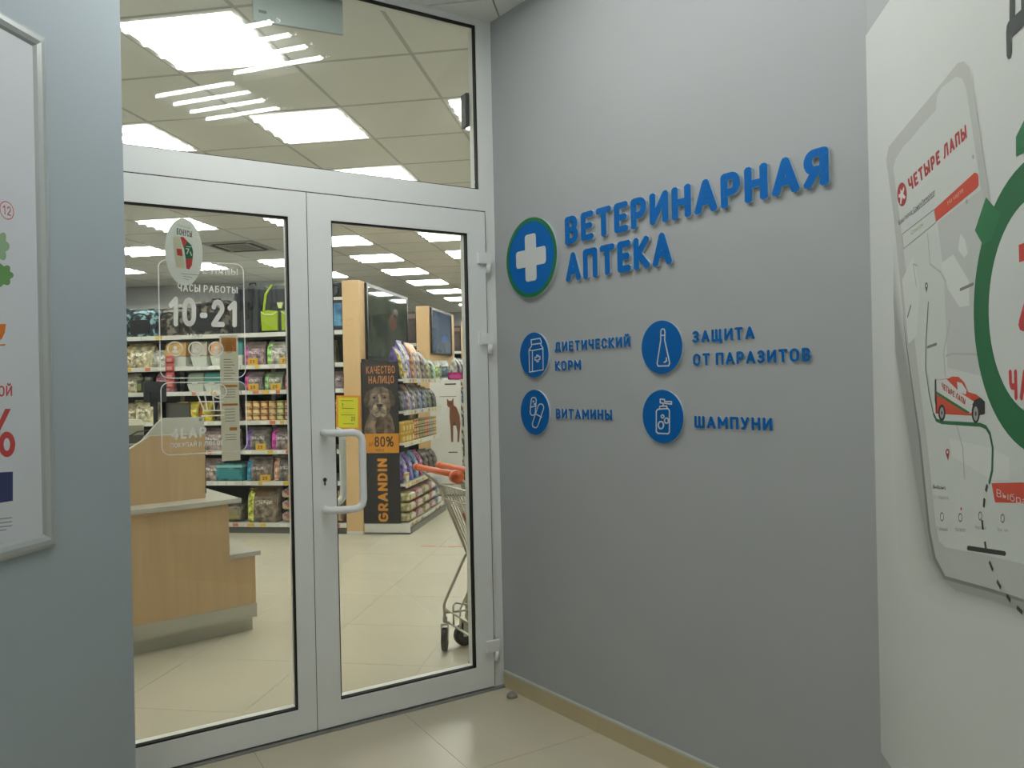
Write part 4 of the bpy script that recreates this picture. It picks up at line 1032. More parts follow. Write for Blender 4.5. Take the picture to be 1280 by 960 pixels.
bi('dog_ear', [dq([(-7.5, 40), (-11, 38), (-13.5, 31), (-12.5, 25), (-10, 24.5), (-8.5, 31)]), dq([(7.5, 40), (11, 38), (13.5, 31), (12.5, 25), (10, 24.5), (8.5, 31)])], DG2, 4)
bi('dog_muzzle', [dq([(-5.5, 17), (-6, 24), (-3.5, 28), (3.5, 28), (6, 24), (5.5, 17), (3, 15), (-3, 15)])], DG3, 5)
bi('dog_brow', [dq([(-6.5, 36.5), (-2.5, 37), (-2, 35.5), (-6.5, 35)]), dq([(6.5, 36.5), (2.5, 37), (2, 35.5), (6.5, 35)]), dq([(-1, 28), (-1.4, 36), (1.4, 36), (1, 28)])], DG3, 5)
bi('dog_eye', [ell(.175-.050, .813+.328, .014, .011, 12), ell(.175+.050, .813+.328, .014, .011, 12)], DG4, 6)
bi('dog_nose', [dq([(-2.6, 26.8), (2.6, 26.8), (2.2, 24.6), (0, 23.4), (-2.2, 24.6)])], DG4, 6)
bi('dog_mouth', [q for q in strokes(dq([(-4.2, 18.5), (-1.5, 19.6), (0, 21.5), (1.5, 19.6), (4.2, 18.5)]), .005)]+strokes(dq([(0, 21.5), (0, 23.5)]), .004), DG4, 6)
bi('orange_block', [[(.03, .636), (BW, .636), (BW, .813), (.03, .813)]], OR_, 7)
bi('lettering', text_m('80%', .120, .692, .300, .787, .16, gap=.12), flat(52, 40, 30), 8)
bi('lettering', text_m('ДО', .065, .700, .105, .735, .18), flat(150, 96, 40), 8)
bi('lettering', text_m('МЯСА', .13, .648, .21, .676, .16), flat(120, 80, 36), 8)
gp = quadmap(unit_text('GRANDIN', .20, gap=.14), (.141, .012), (.141, .585), (.235, .585), (.235, .012))
bi('lettering', gp, OR_, 1)
cb = thing('cat_banner', 'white banner with a standing brown cat right of the pet food end shelf', 'banner', (-2.463, 9.235, .105))
CW, CH = .385, 1.30
MB().slab([(0, 0), (CW, 0), (CW, CH), (0, CH)], 0, .012).build('board', flat(222, 222, 216), cb)
def ci(name, polys, m, lay=0): return MB().ink(polys, -.0005-lay*.0002, 0).build(name, m, cb)
def cq(L): return [(.30+x*.01, .55+y*.01) for x, y in L]
CT = flat(128, 82, 56)
ci('cat_body', [cq([(-4.5, 0), (-5, 18), (-6, 30), (-5.5, 42), (-2, 46), (3, 42), (6.5, 33), (7.5, 22), (6.5, 12), (5.5, 0), (3.2, 0), (3.6, 12), (2, 20), (-1.5, 20), (-2, 0)])], CT)
ci('cat_head', [ell(.30-.045, .55+.46, .042, .042, 16), cq([(-8.5, 47), (-8.8, 53), (-5.5, 49.5)]), cq([(-3.5, 49.5), (-.4, 54), (-.6, 47)])], CT, 1)
ci('cat_face', [ell(.30-.058, .55+.468, .006, .008, 8), ell(.30-.032, .55+.468, .006, .008, 8), ell(.30-.045, .55+.45, .005, .004, 8)], flat(30, 24, 20), 2)
ci('cat_leg_shade', [cq([(-2, 20), (2, 20), (1.2, 24), (-1.4, 24)])], flat(96, 60, 42), 2)
ci('small_print', [[(.19, 1.245), (.33, 1.245), (.33, 1.262), (.19, 1.262)], [(.12, 1.10), (.33, 1.10), (.33, 1.106), (.12, 1.106)], [(.22, .42), (.33, .42), (.33, .432), (.22, .432)]], flat(60, 60, 60))
# yellow price notice
yn = thing('price_notice', 'yellow price notice in an orange frame beside the dog banner', 'notice', (-2.575, 6.775, 1.11))
yn.rotation_euler = (0, R(1.5), R(-3))
MB().slab([(-.115, -.15), (.115, -.15), (.115, .16), (-.115, .16)], 0, .008).build('frame', flat(214, 140, 30), yn)
MB().slab([(-.095, -.13), (.095, -.13), (.095, .14), (-.095, .14)], -.002, 0).build('paper', flat(206, 206, 40), yn)
MB().ink([[(a, z), (b2, z), (b2, z+.006), (a, z+.006)] for a, b2, z in ((-.07, .05, .11), (-.06, .06, .04), (-.07, .07, -.02), (-.05, .06, -.10))]+text_m('25', .03, -.07, .07, -.03, .2)+text_m('1', -.06, .06, -.045, .09, .2), -.003).build('small_print', flat(120, 120, 40), yn)
MB().box((-.02, .008, -.02), (.02, .022, .02)).build('clip', M_SHELF, yn)

# ------------------------------------------------------------------ stock on the long shelf
CAM = ramp_mat('camouflage_fabric', [(.42, rgb(24, 24, 24)), (.47, rgb(70, 66, 60)), (.52, rgb(40, 38, 36)), (.57, rgb(130, 122, 110))], 17, .8)
CAMB = ramp_mat('blue_camouflage_fabric', [(.42, rgb(20, 26, 30)), (.47, rgb(60, 80, 88)), (.52, rgb(36, 42, 46)), (.57, rgb(140, 178, 184))], 17, .8)
NAVY = mat('dark_grey_fabric', rgb(50, 54, 58), .85, noise=.1, scale=60); DK = mat('black_fabric', rgb(30, 32, 36), .85)
LIME = mat('lime_fabric', rgb(150, 176, 30), .7, noise=.08, scale=40); LPIP = flat(206, 214, 150)
Yf = 6.80
GR = 'pet carrier bags on top of the long shelf'
carrier('upright dark grey carrier backpack with black front straps behind the number 21', GR, (-3.61, Yf+.24, 1.867), 0, .31, .34, .47, NAVY, DK, DK, 'straps')
carrier('dark grey carrier bag with lime green piped pockets, right in the left door', GR, (-3.25, Yf+.24, 1.867), 0, .40, .36, .46, NAVY, LIME, LPIP, 'pocket')
carrier('grey camouflage carrier bag directly left of the upright dark backpack', GR, (-3.99, Yf+.24, 1.867), 0, .44, .38, .34, CAM, DK, DK, 'mesh')
carrier('lower grey camouflage carrier bag behind the figure 10', GR, (-4.37, Yf+.24, 1.867), 0, .30, .38, .27, CAM, CAM, DK, 'mesh')
carrier('blue-grey camouflage carrier bag at the left edge of the door glass', GR, (-4.68, Yf+.24, 1.867), 0, .29, .38, .27, CAMB, DK, DK, 'mesh')
carrier('blue-grey camouflage carrier bag hidden farthest left on the long shelf', GR, (-5.05, Yf+.24, 1.867), 0, .38, .38, .30, CAMB, DK, DK, 'mesh')
carrier('dark grey carrier bag hidden behind the meeting door stiles', GR, (-2.99, Yf+.24, 2.19-.323), 0, .10, .34, .24, NAVY, DK, DK, 'mesh')
# tank on the shelf top beside the beech panel
tk = thing('picture_box', 'blue seascape picture box with dark rim on the top shelf beside the beech panel', 'box', (-2.78, Yf+.22, 1.867))
MB().box((-.145, -.17, 0), (.145, .17, .285)).build('box_body', flat(40, 42, 44), tk)
MB().slab([(-.135, .045), (.135, .045), (.135, .255), (-.135, .255)], -.172, -.17).build('front_picture', ramp_mat('sea_print', [(.35, rgb(40, 92, 136)), (.55, rgb(84, 148, 186)), (.7, rgb(140, 190, 210))], 9, .3), tk)
MB().box((-.148, -.176, .285), (.148, .172, .312)).build('lid', flat(206, 206, 198), tk)
carrier('dark carrier bag on top of the blue picture box', GR, (-2.78, Yf+.22, 2.179), 0, .28, .30, .15, DK, NAVY, DK, 'mesh')

G = 'goods on the long shelf unit'
where = {0: 'on the bottom shelf', 1: 'on the second lowest shelf', 2: 'on the third lowest shelf', 3: 'on the can shelf', 4: 'on the shelf above the cans', 5: 'on the shelf under the carrier bags'}
def yfront(d): return Yf+.03+d/2
bagcols = {
 5: [('pink-sided', (140, 118, 122), (150, 128, 132), (206, 96, 166), (120, 104, 100)), ('green-banded', (150, 146, 138), (176, 170, 164), (150, 214, 110), None), ('pink and silver', (168, 140, 146), (186, 168, 170), (190, 130, 140), None), ('olive-topped', (92, 96, 60), (120, 120, 84), (150, 150, 60), (72, 76, 44))],
 4: [('magenta-sided', (120, 104, 110), (132, 118, 120), (196, 80, 140), None), ('pale green-sided', (112, 124, 104), (140, 148, 128), (136, 186, 118), None), ('salmon-sided', (160, 116, 112), (170, 128, 124), (198, 110, 108), None), ('dark green', (52, 60, 44), (70, 80, 56), (96, 104, 60), None)],
 2: [('violet-sided', (120, 112, 106), (128, 122, 114), (122, 84, 186), None), ('magenta and grey', (130, 116, 114), (140, 130, 126), (212, 80, 176), None), ('grey and blue', (126, 122, 118), (138, 132, 126), (92, 120, 160), None), ('brown', (104, 84, 66), (126, 104, 82), (160, 120, 70), None)],
 1: [('sky blue-sided', (122, 108, 100), (128, 116, 108), (70, 156, 196), None), ('peach-sided', (112, 104, 100), (120, 114, 108), (226, 176, 146), None), ('grey and yellow', (120, 116, 108), (130, 126, 116), (200, 170, 70), None), ('dark brown', (76, 62, 50), (96, 80, 64), (140, 100, 60), None)]}
widths = {5: .23, 4: .20, 2: .255, 1: .27}; heights = {5: .225, 4: .175, 2: .215, 1: .225}; depths = {5: .14, 4: .13, 2: .16, 1: .17}
for lv in (5, 4, 2, 1):
    x = -3.625; k = 0; seen = {}
    while x < -2.68:
        w_ = widths[lv]
        if x+w_ > -2.62: break
        nm, cb_, cp, cs, ct = bagcols[lv][k % 4]; n_ = seen.get(nm, 0); seen[nm] = n_+1
        pouch('food_pouch', '%s pet food pouch%s %s' % (nm, '' if n_ == 0 else ', %s such,' % ordn[n_], where[lv]), G, (x+w_/2, yfront(depths[lv]), LEV[lv]), 0, w_-.012, depths[lv], heights[lv]+random.uniform(-.012, .012), cb_, cp, cs, ct)
        x += w_; k += 1
    # yellow shelf cards standing at the front edge
# orange price cards clipped in front of the bags
for lv, xs_ in ((5, (-3.50, -3.18)), (4, (-3.50, -3.28, -3.06)), (2, (-3.44, -3.13)), (1, (-3.40, -3.13))):
    for q, x in enumerate(xs_):
        t = thing('price_card', 'orange price card %s, %s from the left' % (where[lv], ordn[q]), 'price card', (x, Yf-.004, LEV[lv]+.002), 0, 'orange price cards on the long shelf')
        add(t, 'card', (1,), lambda: MB().slab([(-.05, 0), (.05, 0), (.05, .062), (-.05, .062)], -.002, 0), flat(222, 176, 62))
        add(t, 'printed_price', (1,), lambda: MB().ink(text_m('25', -.03, .015, .02, .045, .2), -.0025), flat(110, 80, 30))
# cans, three high
cc = [((196, 142, 66), (228, 206, 160)), ((206, 150, 70), (236, 214, 170)), ((186, 120, 58), (226, 196, 150)), ((200, 146, 80), (214, 190, 150))]
cg = [((150, 150, 60), (214, 206, 160)), ((172, 74, 58), (220, 190, 170)), ((170, 168, 158), (90, 100, 110))]
for k in range(12):
    x = -3.58+k*.079
    for s_ in range(3):
        c1, c2 = (cc[k % 4] if k < 4 else cg[(k-4) % 3])
        kind = 'orange' if k < 4 else ('green', 'red', 'grey')[(k-4) % 3]
        can('%s pet food can, %s, column %s from the left of the can stacks' % (kind, ('bottom', 'middle', 'top')[s_], ordn[k]), 'stacked pet food cans on the middle shelf', (x, Yf+.06, 1.05+s_*.062), 0, .036, .060, c1, c2)
# bottom shelf, right bay
pouch('food_pouch', 'largest grey-brown dog food bag with yellow-green side on the bottom shelf', G, (-3.46, yfront(.22), LEV[0]), 0, .33, .22, .345, (122, 110, 94), (134, 122, 106), (196, 208, 96), (112, 86, 60))
for k, (a, c) in enumerate((('bottom', 0), ('middle', 1), ('top', 2))):
    sack('pink and white sack, %s of the stack beside the largest bag' % a, G, (-3.12, Yf+.24, LEV[0]+k*.108), 0, .30, .40, .104, (196, 176, 168), (200, 92, 100), (196, 180, 80))
    sack('brown sack, %s of the stack nearest the beech panel' % a, G, (-2.79, Yf+.24, LEV[0]+k*.108), 0, .29, .40, .104, (122, 98, 78), (170, 150, 130), (196, 160, 70))
# middle bay (behind the door stickers)
litc = [('orange', (204, 150, 96)), ('teal', (44, 124, 118)), ('cream', (190, 182, 160)), ('mustard', (190, 150, 80))]
for lv, row in ((5, [(-4.30, 'mustard', (196, 156, 84)), (-4.06, 'cream', (178, 170, 150)), (-3.86, 'orange', (208, 152, 96)), (-3.70, 'teal', (40, 122, 118))]),
                (4, [(-4.10, 'grey-green', (130, 146, 124)), (-3.93, 'teal', (38, 118, 108)), (-3.76, 'blue', (66, 108, 168))])):
    for x, nm, c in row:
        w_ = .22 if x < -4.2 else .165
        litter_tray('%s topped white litter tray %s behind the door stickers' % (nm, where[lv]), 'litter trays on the long shelf', (x, Yf+.19, LEV[lv]), 0, w_, .34, .235 if lv == 5 else .18, c)
pouch('food_pouch', 'crumpled cream bag on the shelf under the carriers at the left glass edge', G, (-4.70, yfront(.18), LEV[5]), 0, .30, .18, .24, (176, 166, 130), (190, 182, 150), (170, 150, 100))
pouch('food_pouch', 'wide pale bag between the cream bag and the mustard tray', G, (-4.48, yfront(.14), LEV[5]), 0, .15, .14, .17, (168, 170, 158), (186, 188, 176), (150, 152, 140))
for k in range(3):
    jar('dark green treat jar, %s from the left on the shelf above the cans' % ordn[k], G, (-4.78+k*.085, Yf+.07, LEV[4]), 0, .036, .15, (52, 58, 46), (120, 124, 110), (130, 140, 90))
pouch('food_pouch', 'pink printed bag left of the hanging red packets', G, (-4.44, yfront(.13), LEV[4]), 0, .17, .13, .19, (178, 122, 136), (190, 140, 150), (160, 96, 116))
for k in range(4):
    t = thing('hanging_packet', 'red and pink hanging packet, %s of the strip at the left' % ('top', 'second', 'third', 'lowest')[k], 'treat packet', (-4.335, Yf-.012, 1.605-k*.078), 0, 'hanging red treat packets')
    add(t, 'packet', (1,), lambda: MB().rings([[(.042*f*c, .012*g_*s_, z) for c, s_ in SQ] for z, f, g_ in ((0, .9, .1), (.01, 1, .6), (.04, 1, 1), (.06, .95, .5), (.074, .9, .1))]), flat(178, 66, 70))
    add(t, 'packet_label', (1,), lambda: MB().slab([(-.026, .018), (.026, .018), (.026, .05), (-.026, .05)], -.0135, -.008), flat(206, 140, 130))
MB().box((-4.338, Yf-.004, 1.36), (-4.332, Yf-.001, 1.70))
# third level of the middle bay
pouch('food_pouch', 'broad cream bag with brown print low at the left glass edge', G, (-4.66, yfront(.16), LEV[3]), 0, .26, .16, .215, (184, 178, 140), (196, 190, 160), (160, 150, 110))
for k in range(3): pouch('food_pouch', 'small yellow packet, %s from the left above the cash desk screen' % ordn[k], G, (-4.27+k*.13, yfront(.10), LEV[3]), 0, .12, .10, .19, (172, 156, 30), (186, 172, 60), (150, 60, 40))
pouch('food_pouch', 'yellow and grey bag half hidden by the paper list', G, (-3.80, yfront(.13), LEV[3]), 0, .22, .13, .18, (150, 140, 120), (190, 180, 60), (96, 80, 60))
for lv in (2, 1):
    for k, (x, nm, c1, c2, c3) in enumerate(((-4.50, 'grey', (120, 118, 112), (140, 136, 128), (150, 120, 90)), (-4.22, 'brown', (120, 104, 88), (140, 124, 104), (170, 140, 90)), (-3.97, 'pinkish', (150, 132, 128), (168, 152, 146), (150, 100, 96)))):
        pouch('food_pouch', '%s bag %s behind the cash desk' % (nm, where[lv]), G, (x, yfront(.15), LEV[lv]), 0, .23, .15, .21, c1, c2, c3)
pouch('food_pouch', 'pale pink and blue bag right above the teal pack', G, (-3.76, yfront(.13), LEV[2]), 0, .16, .13, .20, (172, 156, 148), (186, 172, 164), (96, 150, 180))
t = carton('wide teal pack left of the sky blue-sided pouch', G, (-3.78, Yf+.16, LEV[1]), 0, .26, .26, .165, (46, 120, 128), (60, 140, 146), (150, 190, 190), name='food_pack')
for k in range(4): sack('olive and grey sack on the bottom shelf, %s from the left behind the desk' % ordn[k], G, (-4.5+k*.24, Yf+.24, LEV[0]), 0, .22, .40, .16, (122, 116, 96), (150, 140, 110), (170, 160, 80))
# left-most bay, only just in view
for lv in (1, 2, 3, 4, 5):
    for k in range(4): pouch('food_pouch', 'plain beige bag %s, %s from the unseen left end' % (where[lv], ordn[k]), 'beige bags in the leftmost bay', (-5.50+k*.23, yfront(.14), LEV[lv]), 0, .21, .14, .19, (160, 150, 126), (178, 168, 144), (150, 120, 80))

# ------------------------------------------------------------------ end shelf by the dog banner, goods face +X
EX = -2.46; E_ = 'goods on the end shelf beside the dog banner'; EW = 'on the end shelf by the dog banner'
def ep(Y, d, dd=.40): return (EX+dd-.03-d/2, Y, 0)
top = [('violet', (104, 88, 150), (150, 140, 190), (190, 180, 70), None, .30), ('violet with white edge', (112, 98, 156), (160, 150, 190), (206, 206, 200), None, .37), ('orange-topped lilac', (150, 132, 150), (170, 150, 160), (206, 150, 100), (222, 158, 90), .36),
       ('orange-topped beige', (160, 140, 124), (172, 156, 140), (190, 170, 150), (226, 166, 96), .36), ('grey-brown', (112, 100, 92), (130, 120, 110), (150, 140, 130), None, .30), ('olive', (120, 122, 80), (150, 150, 110), (180, 170, 120), None, .24), ('mint green', (150, 170, 150), (176, 190, 170), (120, 150, 130), None, .22)]
mid = [('dark blue', (60, 60, 92), (90, 90, 130), (120, 120, 110), None, .22), ('lilac with tan top', (150, 136, 170), (176, 160, 190), (170, 150, 140), (196, 160, 120), .25), ('silver-edged', (110, 100, 110), (130, 124, 140), (190, 190, 190), None, .25), ('blue and tan', (110, 130, 170), (130, 150, 190), (150, 140, 130), (190, 164, 120), .25),
       ('grey-blue', (110, 118, 132), (130, 138, 150), (150, 150, 150), None, .24), ('grey-green', (90, 100, 84), (110, 120, 100), (130, 140, 110), None, .22), ('charcoal', (62, 60, 60), (84, 82, 80), (100, 96, 90), None, .20)]
low = [('pale violet', (150, 130, 196), (176, 160, 206), (120, 100, 170), None, .26), ('deep violet', (120, 104, 180), (150, 136, 200), (90, 70, 150), None, .27), ('light blue', (120, 160, 196), (160, 190, 210), (90, 130, 170), None, .27), ('magenta', (170, 84, 140), (190, 120, 160), (150, 60, 120), None, .26),
       ('brown', (84, 74, 68), (110, 100, 90), (120, 110, 96), None, .25), ('black', (50, 46, 44), (76, 70, 66), (90, 80, 70), None, .24), ('dark grey', (72, 70, 66), (96, 90, 84), (110, 100, 90), None, .22)]
for z, rowc, h_sc, nm2 in ((1.410, top, 1, 'top'), (1.115, mid, 1, 'second'), (.452, low, 1, 'fourth')):
    for k, (nm, a, b_, c, d_, h_) in enumerate(rowc):
        Y = 6.95+k*.185; p_ = ep(Y, .13)
        pouch('food_pouch', '%s pouch on the %s shelf beside the dog banner' % (nm, nm2), E_, (p_[0], p_[1], z), R(90), .17, .13, h_, a, b_, c, d_, tilt=(7 if k % 2 else 4))
for k in range(13):
    Y = 6.90+k*.098
    cs_ = [((206, 162, 50), (230, 206, 130)), ((214, 172, 60), (236, 214, 150)), ((196, 110, 60), (226, 190, 150)), ((120, 130, 70), (180, 180, 130)), ((190, 100, 60), (220, 180, 150)), ((150, 140, 120), (200, 196, 180))][(k//2) % 6]
    nmk = ('yellow', 'gold', 'rust', 'olive', 'orange', 'grey')[(k//2) % 6]
    for s_ in range(2 if k < 4 else 3):
        if k < 4: jar('%s tub %s, stack %s from the dog banner' % (nmk, ('at the bottom', 'on top')[s_], ordn[k]), 'tubs and cans on the third end shelf', (EX+.33, Y, .825+s_*.098), R(90), .042, .096, cs_[0], (226, 196, 120), cs_[1])
        else: can('%s can %s, stack %s from the dog banner' % (nmk, ('at the bottom', 'in the middle', 'on top')[s_], ordn[k]), 'tubs and cans on the third end shelf', (EX+.33, Y, .825+s_*.066), R(90), .040, .064, cs_[0], cs_[1])
for k in range(5):
    a, b_, c = [((206, 196, 150), (226, 224, 210), (196, 176, 40)), ((186, 120, 130), (214, 190, 190), (206, 200, 180)), ((190, 176, 130), (206, 200, 170), (150, 140, 60)), ((196, 150, 150), (214, 206, 206), (170, 90, 100)), ((170, 190, 196), (214, 220, 220), (206, 190, 90))][k]
    nm = ('yellow and white', 'pink', 'beige', 'rose and white', 'pale blue')[k]
    for s_ in range(3):
        sack('%s sack, %s of its stack on the base of the end shelf' % (nm, ('bottom', 'middle', 'top')[s_]), 'sacks stacked on the base of the end shelf', (EX+.235, 6.98+k*.245, .098+s_*.092), R(90), .225, .36, .088, a, b_, c)
carton('small cream box with price sticker at the front of the violet pouches', E_, (EX+.375, 6.93, .458), R(90), .11, .02, .09, (216, 206, 170), (236, 230, 206), (206, 150, 60))
carton('small cream box at the foot of the topmost violet pouches', E_, (EX+.375, 6.93, 1.416), R(90), .10, .02, .07, (216, 200, 150), (236, 226, 196), (206, 150, 60))
# ------------------------------------------------------------------ second end shelf
E2 = 'pale goods on the end shelf behind the cat banner'
for z, nm2, hh in ((1.410, 'top', .27), (1.115, 'second', .20), (.825, 'third', .20), (.452, 'fourth', .28), (.098, 'lowest', .26)):
    for k in range(6):
        a = [(206, 206, 196), (190, 196, 186), (214, 208, 206), (200, 210, 210), (170, 176, 170), (210, 206, 190)][k]
        b_ = [(150, 190, 186), (120, 120, 124), (196, 150, 170), (110, 120, 110), (200, 196, 150), (160, 170, 190)][(k+int(z*10)) % 6]
        pouch('food_pouch', 'pale bag, %s from the cat banner on the %s shelf behind it' % (ordn[k], nm2), E2, (EX+.29, 9.37+k*.20, z), R(90), .18, .14, hh, a, b_, (90, 92, 96), None)
carton('low magenta box on top of the cat banner shelf front', E2, (EX+.31, 9.262, 1.416), 0, .17, .02, .085, (176, 40, 110), (196, 80, 140))
for k, (x, a, b_) in enumerate(((-2.40, (200, 206, 190), (160, 180, 120)), (-2.30, (206, 214, 210), (90, 110, 120)))):
    pouch('food_pouch', 'white bag with grey drawing, %s above the cat banner' % ordn[k], E2, (x, 9.33, 1.41), 0, .11, .05, .24, a, b_, (150, 160, 150))
# dark goods on top of the second and third units near their beech panels
for Y, nm in ((9.25, 'second'), (11.75, 'third')):
    for k in range(4):
        carton('dark tall box, %s left of the beech panel on the %s unit top' % (ordn[k], nm), 'dark boxes topping the far units', (-2.80-k*.32, Y+.24, 1.867), 0, .30, .34, .40-.02*k, (50, 40, 38), (70, 54, 50), (120, 96, 80))
        for z in (1.333, .9): pouch('food_pouch', 'brown bag, %s left of the beech panel, %s of the %s unit' % (ordn[k], 'upper row' if z > 1 else 'lower row', nm), 'brown bags of the far units', (-2.80-k*.32, Y+.14, z), 0, .28, .16, .36, (96, 78, 60), (120, 100, 80), (150, 120, 60))

# ================================================================== CASH DESK (stands parallel to the door wall)
DK0 = Vector((-2.137, 4.083, 0)); DA = R(47.5)
desk = thing('cash_desk', 'oak cash desk with grey worktops and metal kick plate behind the left door', 'cash desk', DK0, DA)
def db(name, x0, y0, z0, x1, y1, z1, m, par=None): return MB().box((x0, y0, z0), (x1, y1, z1)).build(name, m, par or desk)
db('plinth', -2.2, 0, 0, 0, .60, .081, M_KICK)
db('kick_plate', -2.2, -.044, .081, .010, -.036, .155, M_KICK)
db('front_panel', -2.2, -.040, .155, -.133, .62, .705, M_WOOD)
db('low_cabinet', -.133, -.040, .155, .007, .62, .418, M_WOOD)
db('base_board', -2.2, -.036, .081, .007, .60, .155, M_WOOD)
db('low_shelf', -.136, -.060, .422, .032, .64, .446, M_SLAB)
db('worktop', -2.2, -.070, .724, -.072, .66, .748, M_SLAB)
db('support_strip', -2.2, -.039, .705, -.134, .6, .724, M_WOOD)
MB().slab([(-.212, .748), (-.207, 1.098), (-.491, 1.104), (-1.05, .748)], .10, .125).build('screen_panel', M_WOOD, desk)
MB().slab([(-.207, 1.098), (-.206, 1.103), (-.492, 1.109), (-1.06, .751), (-1.05, .748), (-.491, 1.104)], .098, .127).build('panel_edging', flat(206, 196, 176), desk)
db('rear_desk', -2.0, .30, .748, -.145, .85, 1.03, M_DARKM)  # dark box; its colour stands in for shade in the cashier cavity
db('rear_top', -2.0, .28, 1.03, -.14, .87, 1.055, flat(150, 148, 138))
M_ACR = flat(206, 208, 200)
wp = thing('white_stand', 'white upright acrylic board behind the oak desk panel', 'stand', DK0, DA)
MB().slab([(-.500, 1.0555), (-.150, 1.0555), (-.150, 1.190), (-.372, 1.192), (-.405, 1.165)], .30, .325).build('slanted_face', M_ACR, wp)
MB().box((-.46, .285, 1.055), (-.148, .293, 1.075)).build('front_lip', flat(188, 190, 182), wp)
b = MB().slab(ell(-.17, 1.175, .009, .009, 12), .296, .30); b.build('fixing_cap', flat(150, 152, 150), wp)
mo = thing('customer_display', 'black customer display on a pole, back turned, at the cash desk', 'display', DK0+Vector((math.cos(DA)*-.36-math.sin(DA)*.5, math.sin(DA)*-.36+math.cos(DA)*.5, 1.055)), DA)
MB().cyl((0, 0, 0), (0, 0, .01), .055, 16).build('base', M_DARKM, mo)
MB().cyl((0, .005, .01), (0, .005, .25), .013, 10).build('pole', M_DARKM, mo)
MB().slab(rrect(-.062, .225, .058, .345, .008, 2), -.010, .012).build('display_back', flat(42, 46, 52), mo)
MB().box((-.032, -.022, .20), (.006, -.008, .285)).build('bracket', flat(34, 36, 40), mo)
ts = thing('touch_terminal', 'dark framed till screen tilted back behind the white stand', 'till', DK0+Vector((math.cos(DA)*-.205-math.sin(DA)*.6, math.sin(DA)*-.205+math.cos(DA)*.6, 1.055)), DA)
MB().box((-.04, -.03, 0), (.04, .05, .02)).build('foot', M_DARKM, ts)
MB().box((-.012, .0, .02), (.012, .02, .13)).build('neck', M_DARKM, ts)
f_ = MB().rings([[(-.080, -.035, .085), (.060, -.035, .085), (.060, -.020, .085), (-.080, -.020, .085)], [(-.066, .005, .215), (.072, .005, .215), (.072, .02, .215), (-.066, .02, .215)]]).build('frame', flat(44, 30, 26), ts)
MB().add([(-.066, -.035, .098), (.050, -.035, .098), (.060, -.001, .205), (-.055, -.001, .205)], [(0, 1, 2, 3)]).build('glass', flat(84, 82, 76, .2), f_)
pr = thing('receipt_printer', 'pale grey printer with a dark front at the left glass edge', 'printer', DK0+Vector((math.cos(DA)*-.56-math.sin(DA)*.5, math.sin(DA)*-.56+math.cos(DA)*.5, 1.055)), DA)
MB().xprism([(-.10, .012), (.10, .012), (.10, .13), (-.06, .13), (-.10, .10)], -.11, .11).build('housing', flat(176, 172, 152), pr)
MB().box((-.105, -.104, .002), (.105, -.09, .045)).build('front_slot', flat(96, 94, 84), pr)
MB().box((-.10, -.09, 0), (.10, .09, .012)).build('foot', M_DARKM, pr)
cbl = thing('cable', 'thin dark cable looping beside the black display pole', 'cable', DK0, DA)
MB().tube([(-.60, .37, 1.06), (-.55, .36, 1.09), (-.49, .37, 1.12), (-.42, .39, 1.125), (-.385, .42, 1.09), (-.38, .44, 1.062)], .004, 6).build('cord', M_DARKM, cbl)

